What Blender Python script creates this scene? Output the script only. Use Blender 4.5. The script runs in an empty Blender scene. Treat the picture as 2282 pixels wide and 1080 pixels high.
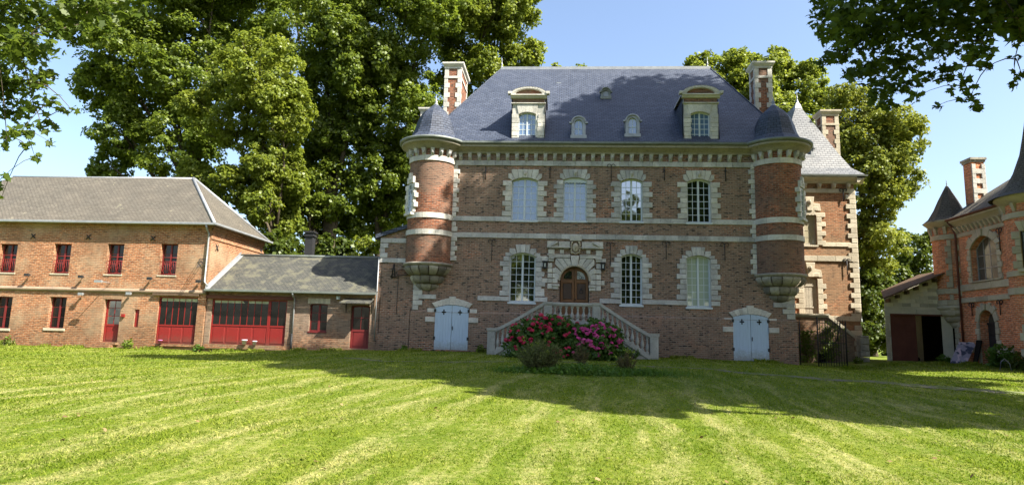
import bpy, math, random
import numpy as np
from mathutils import Vector, Matrix
from math import radians, pi, sin, cos, sqrt, atan2
random.seed(7)
SC = bpy.context.scene
COL = SC.collection
# ------------------------------------------------------------------ camera, sky, sun, exposure
CAMZ = 1.2
FPX, PIT, ROL, YAW = 1432.7, .14767, .027915, -.07402
_F = Vector((sin(YAW)*cos(PIT), cos(YAW)*cos(PIT), sin(PIT)))
_R0 = Vector((cos(YAW), -sin(YAW), 0)); _U0 = _R0.cross(_F)
_R = cos(ROL)*_R0 + sin(ROL)*_U0; _U = -sin(ROL)*_R0 + cos(ROL)*_U0
cd = bpy.data.cameras.new('camera'); cam = bpy.data.objects.new('camera', cd); COL.objects.link(cam)
cd.sensor_width = 36; cd.lens = FPX/2282*36; cd.clip_end = 3000; cd.clip_start = .1
cam.matrix_world = Matrix(((_R.x, _U.x, -_F.x, 0), (_R.y, _U.y, -_F.y, 0), (_R.z, _U.z, -_F.z, CAMZ), (0, 0, 0, 1)))
SC.camera = cam
SUN = Vector((2.2, -1.12, 2.7)).normalized()
w = bpy.data.worlds.new('World'); SC.world = w; w.use_nodes = True
nt = w.node_tree; bg = nt.nodes['Background']
sky = nt.nodes.new('ShaderNodeTexSky'); sky.sky_type = 'NISHITA'; sky.sun_disc = False
sky.sun_elevation = math.asin(SUN.z); sky.sun_rotation = atan2(SUN.x, SUN.y)
sky.altitude = 50; sky.air_density = 1.0; sky.dust_density = 2.6; sky.ozone_density = 1.2
nt.links.new(sky.outputs[0], bg.inputs[0]); bg.inputs[1].default_value = .095
ld = bpy.data.lights.new('sun', 'SUN'); ld.energy = 5.0; ld.angle = radians(.5); ld.color = (1, .93, .8)
lo = bpy.data.objects.new('sun', ld); COL.objects.link(lo)
lo.rotation_euler = SUN.to_track_quat('Z', 'Y').to_euler(); lo.location = (30, -10, 60)
SC.view_settings.view_transform = 'Standard'; SC.view_settings.look = 'None'
SC.view_settings.gamma = 1; SC.view_settings.exposure = 1.75

def ray(u, v): return _F*FPX + _R*(u-1141) - _U*(v-540)
def at(u, v, y=None, x=None, z=None):
    d = ray(u, v)
    t = y/d.y if y is not None else x/d.x if x is not None else (z-CAMZ)/d.z
    return Vector((0, 0, CAMZ)) + d*t
def proj(p):
    q = Vector(p)-Vector((0, 0, CAMZ)); k = q.dot(_F)
    return 1141+FPX*q.dot(_R)/k, 540-FPX*q.dot(_U)/k
def clamp(a, lo=0., hi=1.): return max(lo, min(hi, a))
def gz(x, y):
    z = -.42 + .86*clamp(y/33)
    z += .13*clamp((x-14.5)/3)*clamp((y-22)/9)
    z -= clamp((-8-x)/10)*.34*clamp(y/30)
    z -= .26*math.exp(-((x-13.6)**2/6+(y-32.2)**2/14))
    z += .025*sin(x*.7+1)*sin(y*.55) + .015*sin(x*1.9-y*1.1)
    return z
def atg(u, v):
    d = ray(u, v); lo_, hi_ = 3/d.y, 90/d.y
    for i in range(40):
        m = (lo_+hi_)/2; p = Vector((0, 0, CAMZ))+d*m
        if p.z > gz(p.x, p.y): lo_ = m
        else: hi_ = m
    return p

# ------------------------------------------------------------------ materials
class N:
    def __init__(s, name):
        s.m = bpy.data.materials.new(name); s.m.use_nodes = True; s.t = s.m.node_tree
        s.t.nodes.clear(); s.out = s.t.nodes.new('ShaderNodeOutputMaterial')
    def n(s, ty, **k):
        x = s.t.nodes.new('ShaderNode'+ty)
        for a, b in k.items():
            if a.startswith('i_'):
                key = a[2:].replace('_', ' ')
                s.set(x, key, b)
            else: setattr(x, a, b)
        return x
    def set(s, x, key, b):
        i = x.inputs[int(key)] if key.isdigit() else x.inputs[key]
        if isinstance(b, bpy.types.NodeSocket): s.t.links.new(b, i)
        elif isinstance(b, bpy.types.Node): s.t.links.new(b.outputs[0], i)
        else: i.default_value = (tuple(b)+(1,))[:4] if isinstance(b, (tuple, list)) and i.type == 'RGBA' else b
    def mix(s, f, a, b, mode='MIX'):
        x = s.t.nodes.new('ShaderNodeMixRGB'); x.blend_type = mode
        s.set(x, '0', f); s.set(x, '1', a); s.set(x, '2', b); return x.outputs[0]
    def math(s, op, a, b=0., c=0., cl=False):
        x = s.n('Math', operation=op, use_clamp=cl); s.set(x, '0', a); s.set(x, '1', b); s.set(x, '2', c); return x.outputs[0]
    def ramp(s, f, lo, hi):
        x = s.n('MapRange', clamp=True); s.set(x, '0', f); s.set(x, '1', lo); s.set(x, '2', hi); return x.outputs[0]
    def noise(s, vec, scale, det=3, rough=.55):
        x = s.n('TexNoise'); s.set(x, 'Vector', vec); x.inputs['Scale'].default_value = scale
        x.inputs['Detail'].default_value = det; x.inputs['Roughness'].default_value = rough; return x.outputs[0]
    def pos(s): return s.n('NewGeometry').outputs['Position']
    def uv(s): return s.n('UVMap').outputs[0]
    def scl(s, v, sc, off=(0, 0, 0)):
        x = s.n('Mapping'); s.set(x, 'Vector', v); x.inputs['Scale'].default_value = sc; x.inputs['Location'].default_value = off; return x.outputs[0]
    def bump(s, h, d=.02, st=.6):
        return s.n('Bump', i_Height=h, i_Distance=d, i_Strength=st).outputs[0]
    def attr(s, name, o='Fac'): return s.n('Attribute', attribute_name=name).outputs[o]
    def pbr(s, col, rough=.8, normal=None, spec=.3, metal=0., **k):
        x = s.n('BsdfPrincipled'); s.set(x, 'Base Color', col); s.set(x, 'Roughness', rough); s.set(x, 'Metallic', metal)
        s.set(x, 'Specular IOR Level', spec)
        if normal is not None: s.set(x, 'Normal', normal)
        for a, b in k.items(): s.set(x, a.replace('_', ' '), b)
        s.t.links.new(x.outputs[0], s.out.inputs[0]); return s.m

def brick_mat(name, c1, c2, grey, gbias, mortar, dark=.35, bw=.27, rh=.094, mz=.015, pale=None, pb=.7):
    s = N(name); uv = s.uv(); p = s.pos()
    wob = s.n('VectorMath', operation='MULTIPLY_ADD'); nz = s.n('TexNoise'); s.set(nz, 'Vector', s.scl(uv, (1, 1, 1))); nz.inputs['Scale'].default_value = 1.3
    s.set(wob, '0', nz.outputs['Color']); wob.inputs[1].default_value = (.05, .05, 0); s.set(wob, '2', uv)
    b = s.n('TexBrick', i_Scale=1., i_Mortar_Size=mz, i_Brick_Width=bw, i_Row_Height=rh, i_Mortar_Smooth=.3)
    s.set(b, 'Vector', wob.outputs[0]); s.set(b, 'Color1', c1); s.set(b, 'Color2', c2); s.set(b, 'Mortar', mortar)
    big = s.noise(s.scl(p, (.5, .5, .8)), .55, 4, .6)
    g = s.ramp(s.math('ADD', big, s.math('MULTIPLY', s.noise(p, 2.6, 3), .25)), gbias, gbias+.16)
    fine = s.noise(s.scl(uv, (3.9, 10.8, 1)), 1., 2, .6)
    c = s.mix(s.ramp(fine, .36, .64), s.mix(1., b.outputs['Color'], (.72, .7, .7), 'MULTIPLY'), s.mix(1., b.outputs['Color'], (1.35, 1.28, 1.2), 'MULTIPLY'))
    dk = s.ramp(s.noise(s.scl(uv, (3.4, 10.9, 1), (3.3, 7.1, 0)), 1., 1, .5), .57, .63)
    dk = s.math('MULTIPLY', dk, s.math('SUBTRACT', 1., b.outputs['Fac']))
    c = s.mix(s.math('MULTIPLY', g, .85), c, s.mix(.8, c, grey, 'MIX'))
    c = s.mix(s.math('MULTIPLY', dk, dark), c, (.035, .028, .028))
    if pale:
        pl = s.ramp(s.math('ADD', s.noise(p, .45, 5, .65), s.math('MULTIPLY', s.noise(p, 5, 2), .12)), pb-.06, pb+.1)
        c = s.mix(s.math('MULTIPLY', pl, .6), c, pale)
    c = s.mix(s.ramp(s.noise(p, 1.1, 5, .7), .3, .75), s.mix(1., c, (.72, .7, .7), 'MULTIPLY'), c)
    stk = s.ramp(s.noise(s.scl(p, (2.2, 2.2, .22)), 1.6, 5, .7), .52, .78)
    c = s.mix(s.math('MULTIPLY', stk, .4), c, s.mix(1., c, (.5, .5, .52), 'MULTIPLY'))
    sz_ = s.n('SeparateXYZ'); s.set(sz_, '0', p)
    dm = s.ramp(s.math('ADD', sz_.outputs[2], s.math('MULTIPLY', s.noise(p, .9, 4, .7), -2.4)), .75, -.75)
    c = s.mix(s.math('MULTIPLY', dm, .55), c, s.mix(1., c, (.55, .57, .52), 'MULTIPLY'))
    rp_ = s.ramp(s.noise(s.scl(p, (.7, .7, 1.2)), .9, 3, .5), .6, .66)
    c = s.mix(s.math('MULTIPLY', rp_, .35), c, s.mix(1., c, (1.3, 1.05, .95), 'MULTIPLY'))
    h = s.math('SUBTRACT', s.math('MULTIPLY', s.noise(uv, 30, 2), .4), b.outputs['Fac'])
    return s.pbr(c, .9, s.bump(h, .012, .8), .15)

def stone_mat(name, c, c2, amt=.5, ncol=(.14, .13, .11)):
    s = N(name); p = s.pos(); t = s.attr('tint')
    n1 = s.noise(p, 1.3, 5, .65); n2 = s.noise(p, 9, 4, .7); n3 = s.noise(s.scl(p, (1, 1, .25)), 4, 4, .7)
    col = s.mix(s.ramp(n1, .38, .62), c, c2)
    col = s.mix(s.math('MULTIPLY', s.ramp(n2, .5, .72), amt), col, ncol)
    col = s.mix(s.math('MULTIPLY', s.ramp(n3, .55, .75), amt*.5), col, (.22, .19, .15))
    tc = s.n('CombineColor'); [s.set(tc, str(i), t) for i in range(3)]
    col = s.mix(1., col, tc.outputs[0], 'MULTIPLY')
    return s.pbr(col, .85, s.bump(s.noise(p, 14, 5, .7), .02, .7), .2)

def slate_mat(name, c1, c2, row=.13, wid=.22, lichen=None, lb=.62, rough=.5, gap=(.02, .022, .03)):
    s = N(name); uv = s.uv(); p = s.pos()
    b = s.n('TexBrick', i_Scale=1., i_Mortar_Size=.012, i_Brick_Width=wid, i_Row_Height=row, i_Mortar_Smooth=.1)
    s.set(b, 'Vector', uv); s.set(b, 'Color1', c1); s.set(b, 'Color2', c2); s.set(b, 'Mortar', gap)
    c = s.mix(s.ramp(s.noise(p, .9, 5, .65), .35, .7), s.mix(1., b.outputs['Color'], (.78, .8, .82), 'MULTIPLY'), b.outputs['Color'])
    c = s.mix(s.ramp(s.noise(s.scl(uv, (1/wid, 1/row, 1)), 1., 1), .3, .8), s.mix(1., c, (.75, .75, .75), 'MULTIPLY'), c)
    if lichen:
        l = s.ramp(s.math('ADD', s.noise(p, 1.6, 5, .7), s.math('MULTIPLY', s.noise(p, 12, 3), .15)), lb, lb+.1)
        c = s.mix(s.math('MULTIPLY', l, .7), c, lichen)
    sep = s.n('SeparateXYZ'); s.set(sep, '0', uv)
    fr = s.math('FRACT', s.math('DIVIDE', sep.outputs[1], row))
    h = s.math('SUBTRACT', s.math('MULTIPLY', fr, -.6), b.outputs['Fac'])
    return s.pbr(c, rough, s.bump(h, .02, .7), .3)

def plain(name, c, rough=.6, spec=.3, var=.25, sc=3, metal=0., bmp=.0):
    s = N(name); p = s.pos(); n = s.noise(p, sc, 5, .65)
    d = tuple(x*(1-var) for x in c); e = tuple(min(1, x*(1+var*.6)) for x in c)
    nm = s.bump(s.noise(p, sc*8, 3), .01, bmp) if bmp else None
    return s.pbr(s.mix(s.ramp(n, .3, .7), d, e), rough, nm, spec, metal)

def glass_mat(name, c, refl=.3, rough=.03):
    s = N(name); p = s.pos()
    nm = s.bump(s.noise(p, .9, 2), .05, .12)
    d = s.n('BsdfDiffuse'); s.set(d, 'Color', c)
    g = s.n('BsdfGlossy'); g.inputs['Roughness'].default_value = rough; s.set(g, 'Normal', nm)
    m = s.n('MixShader'); s.set(m, '0', refl); s.set(m, '1', d.outputs[0]); s.set(m, '2', g.outputs[0])
    s.t.links.new(m.outputs[0], s.out.inputs[0]); return s.m

def leaf_mat(name, dark, mid, light, trans=.4, tcol=(.22, .34, .03), scale=.25, gl=.02):
    s = N(name); r = s.attr('rnd'); p = s.pos()
    big = s.noise(p, scale, 3)
    f = s.math('ADD', s.math('MULTIPLY', r, .6), s.math('MULTIPLY', s.ramp(big, .3, .7), .4))
    c = s.mix(s.ramp(f, 0, .5), dark, mid); c = s.mix(s.ramp(f, .5, 1), c, light)
    d = s.n('BsdfDiffuse'); s.set(d, 'Color', c)
    t = s.n('BsdfTranslucent'); s.set(t, 'Color', s.mix(.6, c, tcol))
    g = s.n('BsdfGlossy'); g.inputs['Roughness'].default_value = .42; g.inputs['Color'].default_value = (.75, .8, .7, 1)
    m = s.n('MixShader'); s.set(m, '0', trans); s.set(m, '1', d.outputs[0]); s.set(m, '2', t.outputs[0])
    m2 = s.n('MixShader'); s.set(m2, '0', gl); s.set(m2, '1', m.outputs[0]); s.set(m2, '2', g.outputs[0])
    s.t.links.new(m2.outputs[0], s.out.inputs[0]); return s.m

def lawn_color(s, blades=False):
    p = s.pos(); sep = s.n('SeparateXYZ'); s.set(sep, '0', p)
    warp = s.math('MULTIPLY', s.math('SUBTRACT', s.noise(p, .22, 3), .5), 2.2)
    xs = s.math('ADD', s.math('SUBTRACT', sep.outputs[0], s.math('MULTIPLY', sep.outputs[1], .11)), s.math('MULTIPLY', warp, .6))
    st = s.math('SINE', s.math('MULTIPLY', xs, 5.4))
    cv = s.n('CombineXYZ'); s.set(cv, '0', xs); s.set(cv, '1', s.math('MULTIPLY', sep.outputs[1], .11))
    ln = s.noise(cv.outputs[0], 2.6, 5, .62); fine = s.noise(p, 9, 4, .75); tex = s.noise(s.scl(p, (2.6, .6, 1)), 1.3, 4, .7)
    straw = s.ramp(s.math('ADD', s.math('MULTIPLY', st, .045), s.math('ADD', s.math('MULTIPLY', ln, .95), s.math('ADD', s.math('MULTIPLY', tex, .3), s.math('MULTIPLY', fine, .7)))), .93, 1.27)
    big = s.ramp(s.noise(p, .35, 4, .6), .35, .65)
    g = s.mix(big, (.16, .215, .022), (.225, .26, .036))
    g = s.mix(s.ramp(fine, .35, .7), s.mix(1., g, (.6, .72, .6), 'MULTIPLY'), g)
    c = s.mix(s.math('MULTIPLY', straw, .8), g, (.44, .41, .18))
    bare = s.ramp(s.noise(s.scl(p, (1, .6, 1)), .9, 5, .7), .67, .73)
    c = s.mix(s.math('MULTIPLY', bare, .5), c, (.3, .24, .13))
    far = s.ramp(sep.outputs[1], 15, 24)
    c = s.mix(s.math('MULTIPLY', far, .55), c, g)
    return c

M = {}
M['brick'] = brick_mat('chateau_brick', (.287, .121, .069), (.437, .178, .098), (.230, .190, .149), .42, (.437, .397, .333), .95, mz=.016)
M['brick_wing'] = brick_mat('wing_brick', (.272, .112, .052), (.368, .160, .080), (.288, .200, .120), .5, (.336, .264, .184), .5)  # lighter, oranger copy of the chateau brick: sunlight put into the colour
M['brick_red'] = brick_mat('turret_brick', (.22, .08, .045), (.34, .125, .065), (.2, .15, .115), .55, (.27, .21, .165), .7)
M['brick_org'] = brick_mat('outbuilding_brick', (.277, .106, .049), (.391, .172, .082), (.262, .163, .098), .6, (.408, .310, .212), .5, pale=(.408, .310, .204), pb=.6)
M['brick_mix'] = brick_mat('low_building_brick', (.30, .15, .09), (.42, .25, .16), (.25, .2, .155), .52, (.32, .26, .19), .5, pale=(.4, .33, .25), pb=.62)
M['brick_pav'] = brick_mat('pavilion_brick', (.567, .181, .083), (.737, .272, .129), (.510, .302, .197), .66, (.595, .423, .302), .2)
M['stone'] = stone_mat('limestone', (.56, .54, .49), (.44, .43, .40), .4)
M['stone_grey'] = stone_mat('weathered_limestone', (.493, .487, .470), (.347, .347, .342), .5)
M['stone_warm'] = stone_mat('warm_limestone', (.468, .421, .328), (.390, .343, .257), .25, (.195, .156, .109))
M['ledge'] = stone_mat('brick_ledge_render', (.27, .2, .14), (.2, .15, .11), .4, (.12, .1, .07))
M['stone_dark'] = stone_mat('corbel_stone', (.40, .37, .30), (.22, .205, .175), .55, (.1, .095, .07))
M['stair'] = stone_mat('stair_stone', (.384, .384, .348), (.288, .294, .270), .4, (.144, .144, .120))
M['cream'] = stone_mat('cornice_stone', (.331, .302, .238), (.259, .238, .187), .5, (.094, .072, .050))
M['block'] = stone_mat('concrete_block', (.630, .586, .466), (.526, .496, .406), .25, (.374, .360, .300))
M['slate'] = slate_mat('blue_slate', (.051, .065, .101), (.081, .097, .138), row=.155, wid=.26, rough=.55, gap=(.008, .010, .017))
M['slate_l'] = slate_mat('pale_slate', (.173, .180, .187), (.216, .220, .223), row=.17, wid=.3, rough=.4)
M['slate_old'] = slate_mat('lichen_slate', (.122, .108, .087), (.160, .143, .116), row=.12, lichen=(.285, .264, .181), lb=.72, rough=.75, gap=(.048, .042, .033))
M['slate_low'] = slate_mat('low_roof_slate', (.068, .070, .061), (.102, .100, .085), row=.14, lichen=(.128, .123, .085), lb=.56, rough=.7)
M['zinc'] = plain('zinc', (.288, .304, .320), .45, .5, .2, 4, .3)
M['zinc_d'] = plain('gutter_zinc', (.17, .19, .175), .55, .4, .3, 3, .2)
M['paint'] = plain('grey_white_paint', (.50, .56, .60), .5, .4, .06)
def old_paint(name, c, dirt, z0, rough=.55):
    s = N(name); p = s.pos(); sep = s.n('SeparateXYZ'); s.set(sep, '0', p)
    st = s.ramp(s.noise(s.scl(p, (9, 9, .7)), 1.5, 4, .65), .45, .75); bl = s.noise(p, 3, 5, .7)
    col = s.mix(s.math('MULTIPLY', st, .35), c, tuple(x*.72 for x in c)); col = s.mix(s.math('MULTIPLY', s.ramp(bl, .55, .7), .25), col, tuple(min(1, x*1.15) for x in c))
    sp = s.ramp(s.math('ADD', sep.outputs[2], s.math('MULTIPLY', s.noise(p, 7, 5, .8), -1.1)), z0, z0-.5)
    return s.pbr(s.mix(s.math('MULTIPLY', sp, .7), col, dirt), rough, s.bump(bl, .01, .3), .35)
M['blue'] = old_paint('pale_blue_paint', (.38, .49, .62), (.2, .2, .17), .45)
M['red'] = old_paint('red_paint', (.195, .014, .012), (.09, .05, .035), .35, .5)
M['dred'] = plain('dark_red_paint', (.135, .015, .015), .5, .4, .2)
M['rust'] = plain('rust_red_sheet', (.125, .045, .032), .75, .25, .25, 1.5)
M['iron'] = plain('black_iron', (.02, .02, .022), .6, .4, .3)
M['oak'] = plain('varnished_oak', (.150, .064, .019), .45, .45, .3, 6)
M['oakd'] = plain('dark_door_panel', (.05, .025, .014), .45, .45, .2, 6)
M['wood'] = plain('weathered_wood', (.360, .323, .255), .8, .2, .2, 5)
M['beam'] = plain('roof_timber', (.11, .075, .05), .85, .15, .3, 4)
M['dark'] = plain('dark_interior', (.012, .011, .01), .9, .1, .2)  # near-black: gloom of the unlit bay and cutouts put into the colour
M['glass'] = glass_mat('window_glass', (.012, .016, .014), .42)
M['glass_d'] = glass_mat('dim_glass', (.01, .009, .008), .05)
M['glass_b'] = glass_mat('sky_tinted_glass', (.11, .18, .31), .16)  # blue of the reflected sky put into the pane colour
M['glass_g'] = glass_mat('curtained_glass', (.38, .45, .36), .12)
M['glass_w'] = glass_mat('net_curtain_glass', (.5, .53, .5), .25)
M['glass_c'] = glass_mat('cream_curtained_glass', (.38, .34, .24), .08)
M['old_glass'] = glass_mat('dusty_glass', (.07, .08, .07), .2, .15)
M['curtain'] = plain('curtain_cloth', (.4, .42, .3), .9, .1, .2)
M['bark'] = plain('bark', (.085, .07, .05), .9, .1, .45, 3, 0, .8)
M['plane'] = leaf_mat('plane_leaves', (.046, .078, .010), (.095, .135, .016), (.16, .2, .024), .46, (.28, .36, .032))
M['plane_l'] = leaf_mat('light_plane_leaves', (.072, .108, .013), (.135, .172, .02), (.205, .235, .03), .46, (.34, .4, .04))  # lighter copy of the plane leaves: sunlit brightness put into the colour
M['near_l'] = leaf_mat('near_left_leaves', (.02, .038, .005), (.05, .08, .01), (.1, .13, .016), .42, (.2, .28, .028), 1.)  # leaf colours of the near left tree
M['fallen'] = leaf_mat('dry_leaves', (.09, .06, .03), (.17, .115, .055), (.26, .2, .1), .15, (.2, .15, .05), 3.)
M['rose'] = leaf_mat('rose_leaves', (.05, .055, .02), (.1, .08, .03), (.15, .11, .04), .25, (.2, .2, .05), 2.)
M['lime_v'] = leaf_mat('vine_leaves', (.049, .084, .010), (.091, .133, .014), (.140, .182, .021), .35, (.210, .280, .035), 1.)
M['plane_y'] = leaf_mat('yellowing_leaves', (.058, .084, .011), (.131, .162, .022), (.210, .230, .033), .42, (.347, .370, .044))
M['plane_d'] = leaf_mat('shaded_leaves', (.02, .036, .006), (.05, .076, .01), (.095, .12, .016), .36, (.17, .22, .02))  # darker copy of the leaves: shade put into the colour
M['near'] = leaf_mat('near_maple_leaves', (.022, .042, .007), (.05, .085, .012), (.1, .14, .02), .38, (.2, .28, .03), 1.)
M['spruce'] = leaf_mat('spruce_needles', (.02, .04, .015), (.04, .065, .02), (.07, .1, .03), .15)
M['hyd_leaf'] = leaf_mat('hydrangea_leaves', (.030, .066, .014), (.060, .120, .022), (.102, .168, .030), .25, (.144, .264, .036), 2.)
M['crimson'] = leaf_mat('crimson_petals', (.336, .010, .048), (.504, .019, .090), (.660, .052, .120), .25, (.720, .065, .144), 2., .03)
M['pink'] = leaf_mat('pink_petals', (.483, .040, .218), (.667, .081, .322), (.805, .161, .414), .25, (.805, .138, .402), 2., .03)
M['shrub'] = leaf_mat('shrub_leaves', (.05, .075, .025), (.1, .125, .04), (.17, .18, .06), .3, (.25, .3, .06), 2.)
M['weed'] = leaf_mat('weed_leaves', (.03, .07, .01), (.06, .125, .016), (.11, .19, .025), .35, (.2, .35, .03), 1.)
M['lime'] = leaf_mat('lime_leaves', (.12, .2, .02), (.22, .32, .03), (.35, .42, .05), .35, (.4, .5, .05), 1.)

# ------------------------------------------------------------------ mesh building
def wloc(p):
    v = Vector((0, 0, 0))
    while p is not None: v += p.location; p = p.parent
    return v
class PL:
    def __init__(s, O, U, Nn): s.O, s.U, s.N = Vector(O), Vector(U), Vector(Nn)
    def pt(s, a, z, d=0.): q = s.O + s.U*a + s.N*d; return Vector((q.x, q.y, z))
    def of(s, u, v, d=0.):
        r = ray(u, v); C = Vector((0, 0, CAMZ)); o = s.O + s.N*d
        q = C + r*((o-C).dot(s.N)/r.dot(s.N)); return (q-s.O).dot(s.U), q.z
class MB:
    def __init__(s): s.v = []; s.f = []; s.uv = []; s.t = []; s.tint = 1.; s.sm = []
    def poly(s, pts, uv=None, smooth=False):
        k = len(s.v); s.v += [tuple(p) for p in pts]; s.f.append(tuple(range(k, k+len(pts)))); s.uv.append(uv); s.t.append(s.tint); s.sm.append(smooth)
    def hexa(s, a, b):   # a: 4 front pts, b: 4 back pts
        s.poly(a); s.poly(b[::-1])
        for i in range(4): j = (i+1) % 4; s.poly([a[i], b[i], b[j], a[j]])
    def box(s, x0, x1, y0, y1, z0, z1):
        s.hexa([Vector(p) for p in ((x0, y0, z0), (x1, y0, z0), (x1, y0, z1), (x0, y0, z1))], [Vector(p) for p in ((x0, y1, z0), (x1, y1, z0), (x1, y1, z1), (x0, y1, z1))])
    def prism(s, pl, pts, d0, d1, c=0., back=False):
        n = len(pts)
        if c:
            cx = sum(p[0] for p in pts)/n; cz = sum(p[1] for p in pts)/n
            ins = []
            for i in range(n):
                a, b, e = pts[i-1], pts[i], pts[(i+1) % n]
                def off(p, q):
                    dx, dz = q[0]-p[0], q[1]-p[1]; L = math.hypot(dx, dz) or 1; nx, nz = -dz/L, dx/L
                    if (cx-p[0])*nx+(cz-p[1])*nz < 0: nx, nz = -nx, -nz
                    return nx, nz
                n1, n2 = off(a, b), off(b, e); k = 1+n1[0]*n2[0]+n1[1]*n2[1]; k = max(k, .4)
                ins.append((b[0]+c*(n1[0]+n2[0])/k, b[1]+c*(n1[1]+n2[1])/k))
            fr = [pl.pt(p[0], p[1], d1) for p in ins]; mi = [pl.pt(p[0], p[1], d1-c) for p in pts]
            s.poly(fr)
            for i in range(n): j = (i+1) % n; s.poly([fr[i], mi[i], mi[j], fr[j]])
        else:
            mi = [pl.pt(p[0], p[1], d1) for p in pts]; s.poly(mi)
        bk = [pl.pt(p[0], p[1], d0) for p in pts]
        for i in range(n): j = (i+1) % n; s.poly([mi[i], bk[i], bk[j], mi[j]])
        if back: s.poly(bk[::-1])
    def pbox(s, pl, s0, s1, z0, z1, d0, d1, c=0.): s.prism(pl, [(s0, z0), (s1, z0), (s1, z1), (s0, z1)], d0, d1, c, True)
    def sweep(s, pl, s0, s1, prof, caps=True):
        for i in range(len(prof)-1):
            (d0, z0), (d1, z1) = prof[i], prof[i+1]
            s.poly([pl.pt(s0, z0, d0), pl.pt(s1, z0, d0), pl.pt(s1, z1, d1), pl.pt(s0, z1, d1)])
        if caps:
            for a in (s0, s1): s.poly([pl.pt(a, z, d) for d, z in prof])
    def lathe(s, cx, cy, prof, seg=24, a0=0., a1=2*pi, smooth=True, uvk=None):
        L = 0; R = uvk or max(p[0] for p in prof)
        for i in range(len(prof)-1):
            (r0, z0), (r1, z1) = prof[i], prof[i+1]; dl = math.hypot(r1-r0, z1-z0)
            v0, v1 = (z0, z1) if abs(z1-z0) > abs(r1-r0)*.2 and uvk is None else (L, L+dl)
            if uvk: v0, v1 = -v0, -v1
            for k in range(seg):
                t0 = a0+(a1-a0)*k/seg; t1 = a0+(a1-a0)*(k+1)/seg
                P = [(cx+r0*cos(t0), cy+r0*sin(t0), z0), (cx+r0*cos(t1), cy+r0*sin(t1), z0), (cx+r1*cos(t1), cy+r1*sin(t1), z1), (cx+r1*cos(t0), cy+r1*sin(t0), z1)]
                U = [(t0*R, v0), (t1*R, v0), (t1*R, v1), (t0*R, v1)]
                if r1 < 1e-4: P = P[:3]; U = U[:3]
                if r0 < 1e-4: P = [P[0], P[2], P[3]]; U = [U[0], U[2], U[3]]
                s.poly(P, U, smooth)
            L += dl
    def tube(s, path, rad, seg=8, cap=True):
        path = [Vector(p) for p in path]; n = len(path)
        if not isinstance(rad, (list, tuple)): rad = [rad]*n
        rings = []
        for i, p in enumerate(path):
            d = (path[min(i+1, n-1)]-path[max(i-1, 0)]).normalized()
            a = d.cross(Vector((0, 0, 1))) if abs(d.z) < .95 else d.cross(Vector((1, 0, 0))); a.normalize(); b = d.cross(a)
            rings.append([p+(a*cos(2*pi*k/seg)+b*sin(2*pi*k/seg))*rad[i] for k in range(seg)])
        for i in range(n-1):
            for k in range(seg):
                j = (k+1) % seg; s.poly([rings[i][k], rings[i][j], rings[i+1][j], rings[i+1][k]], None, True)
        if cap: s.poly(rings[0][::-1]); s.poly(rings[-1])
    def ball(s, c, r, seg=10, rings=6):
        rx, ry, rz = r if isinstance(r, tuple) else (r, r, r)
        for i in range(rings):
            for k in range(seg):
                q = []
                for (ii, kk) in ((i, k), (i, k+1), (i+1, k+1), (i+1, k)):
                    th = pi*ii/rings; ph = 2*pi*kk/seg
                    q.append((c[0]+rx*sin(th)*cos(ph), c[1]+ry*sin(th)*sin(ph), c[2]+rz*cos(th)))
                s.poly(q, None, True)
    def build(s, name, mat, parent=None, weld=False):
        me = bpy.data.meshes.new(name); o = bpy.data.objects.new(name, me); COL.objects.link(o)
        off = wloc(parent)
        me.from_pydata([(a-off.x, b-off.y, c-off.z) for a, b, c in s.v], [], s.f)
        uvl = me.uv_layers.new(name='UVMap'); data = np.empty((len(me.loops), 2), np.float32); li = 0
        for fi, f in enumerate(s.f):
            u = s.uv[fi]
            if u is None:
                P = [s.v[i] for i in f]; nx = ny = nz = 0.
                for i in range(len(P)):
                    a, b = P[i], P[(i+1) % len(P)]
                    nx += (a[1]-b[1])*(a[2]+b[2]); ny += (a[2]-b[2])*(a[0]+b[0]); nz += (a[0]-b[0])*(a[1]+b[1])
                ax, ay, az = abs(nx), abs(ny), abs(nz)
                hx = math.hypot(ax, ay)
                if az > hx*3: u = [(p[0], p[1]) for p in P]
                else:
                    k = math.hypot(hx, az)/max(hx, 1e-9)
                    u = [((p[0] if ay >= ax else p[1]), p[2]*k) for p in P]
            for q in u: data[li] = q; li += 1
        uvl.data.foreach_set('uv', data.ravel())
        at_ = me.attributes.new('tint', 'FLOAT', 'FACE'); at_.data.foreach_set('value', np.array(s.t, np.float32))
        me.polygons.foreach_set('use_smooth', np.array(s.sm, bool))
        me.materials.append(M[mat] if isinstance(mat, str) else mat)
        if any(s.sm) or weld:
            import bmesh
            b = bmesh.new(); b.from_mesh(me); bmesh.ops.remove_doubles(b, verts=b.verts, dist=1e-4); b.to_mesh(me); b.free()
        me.update()
        if parent is not None: o.parent = parent
        return o
def tag(o, label=None, cat=None, group=None, kind=None):
    for k, x in (('label', label), ('category', cat), ('group', group), ('kind', kind)):
        if x: o[k] = x
    return o
def thing(name, label, cat, loc=(0, 0, 0), group=None):
    o = bpy.data.objects.new(name, None); COL.objects.link(o); o.location = loc; o.empty_display_size = .3
    return tag(o, label, cat, group)
def dup(o, parent, loc=None):
    c = o.copy(); COL.objects.link(c); c.parent = parent
    if loc is not None: c.location = loc
    return c
def jit(a=.12): return 1+random.uniform(-a, a)

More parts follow.
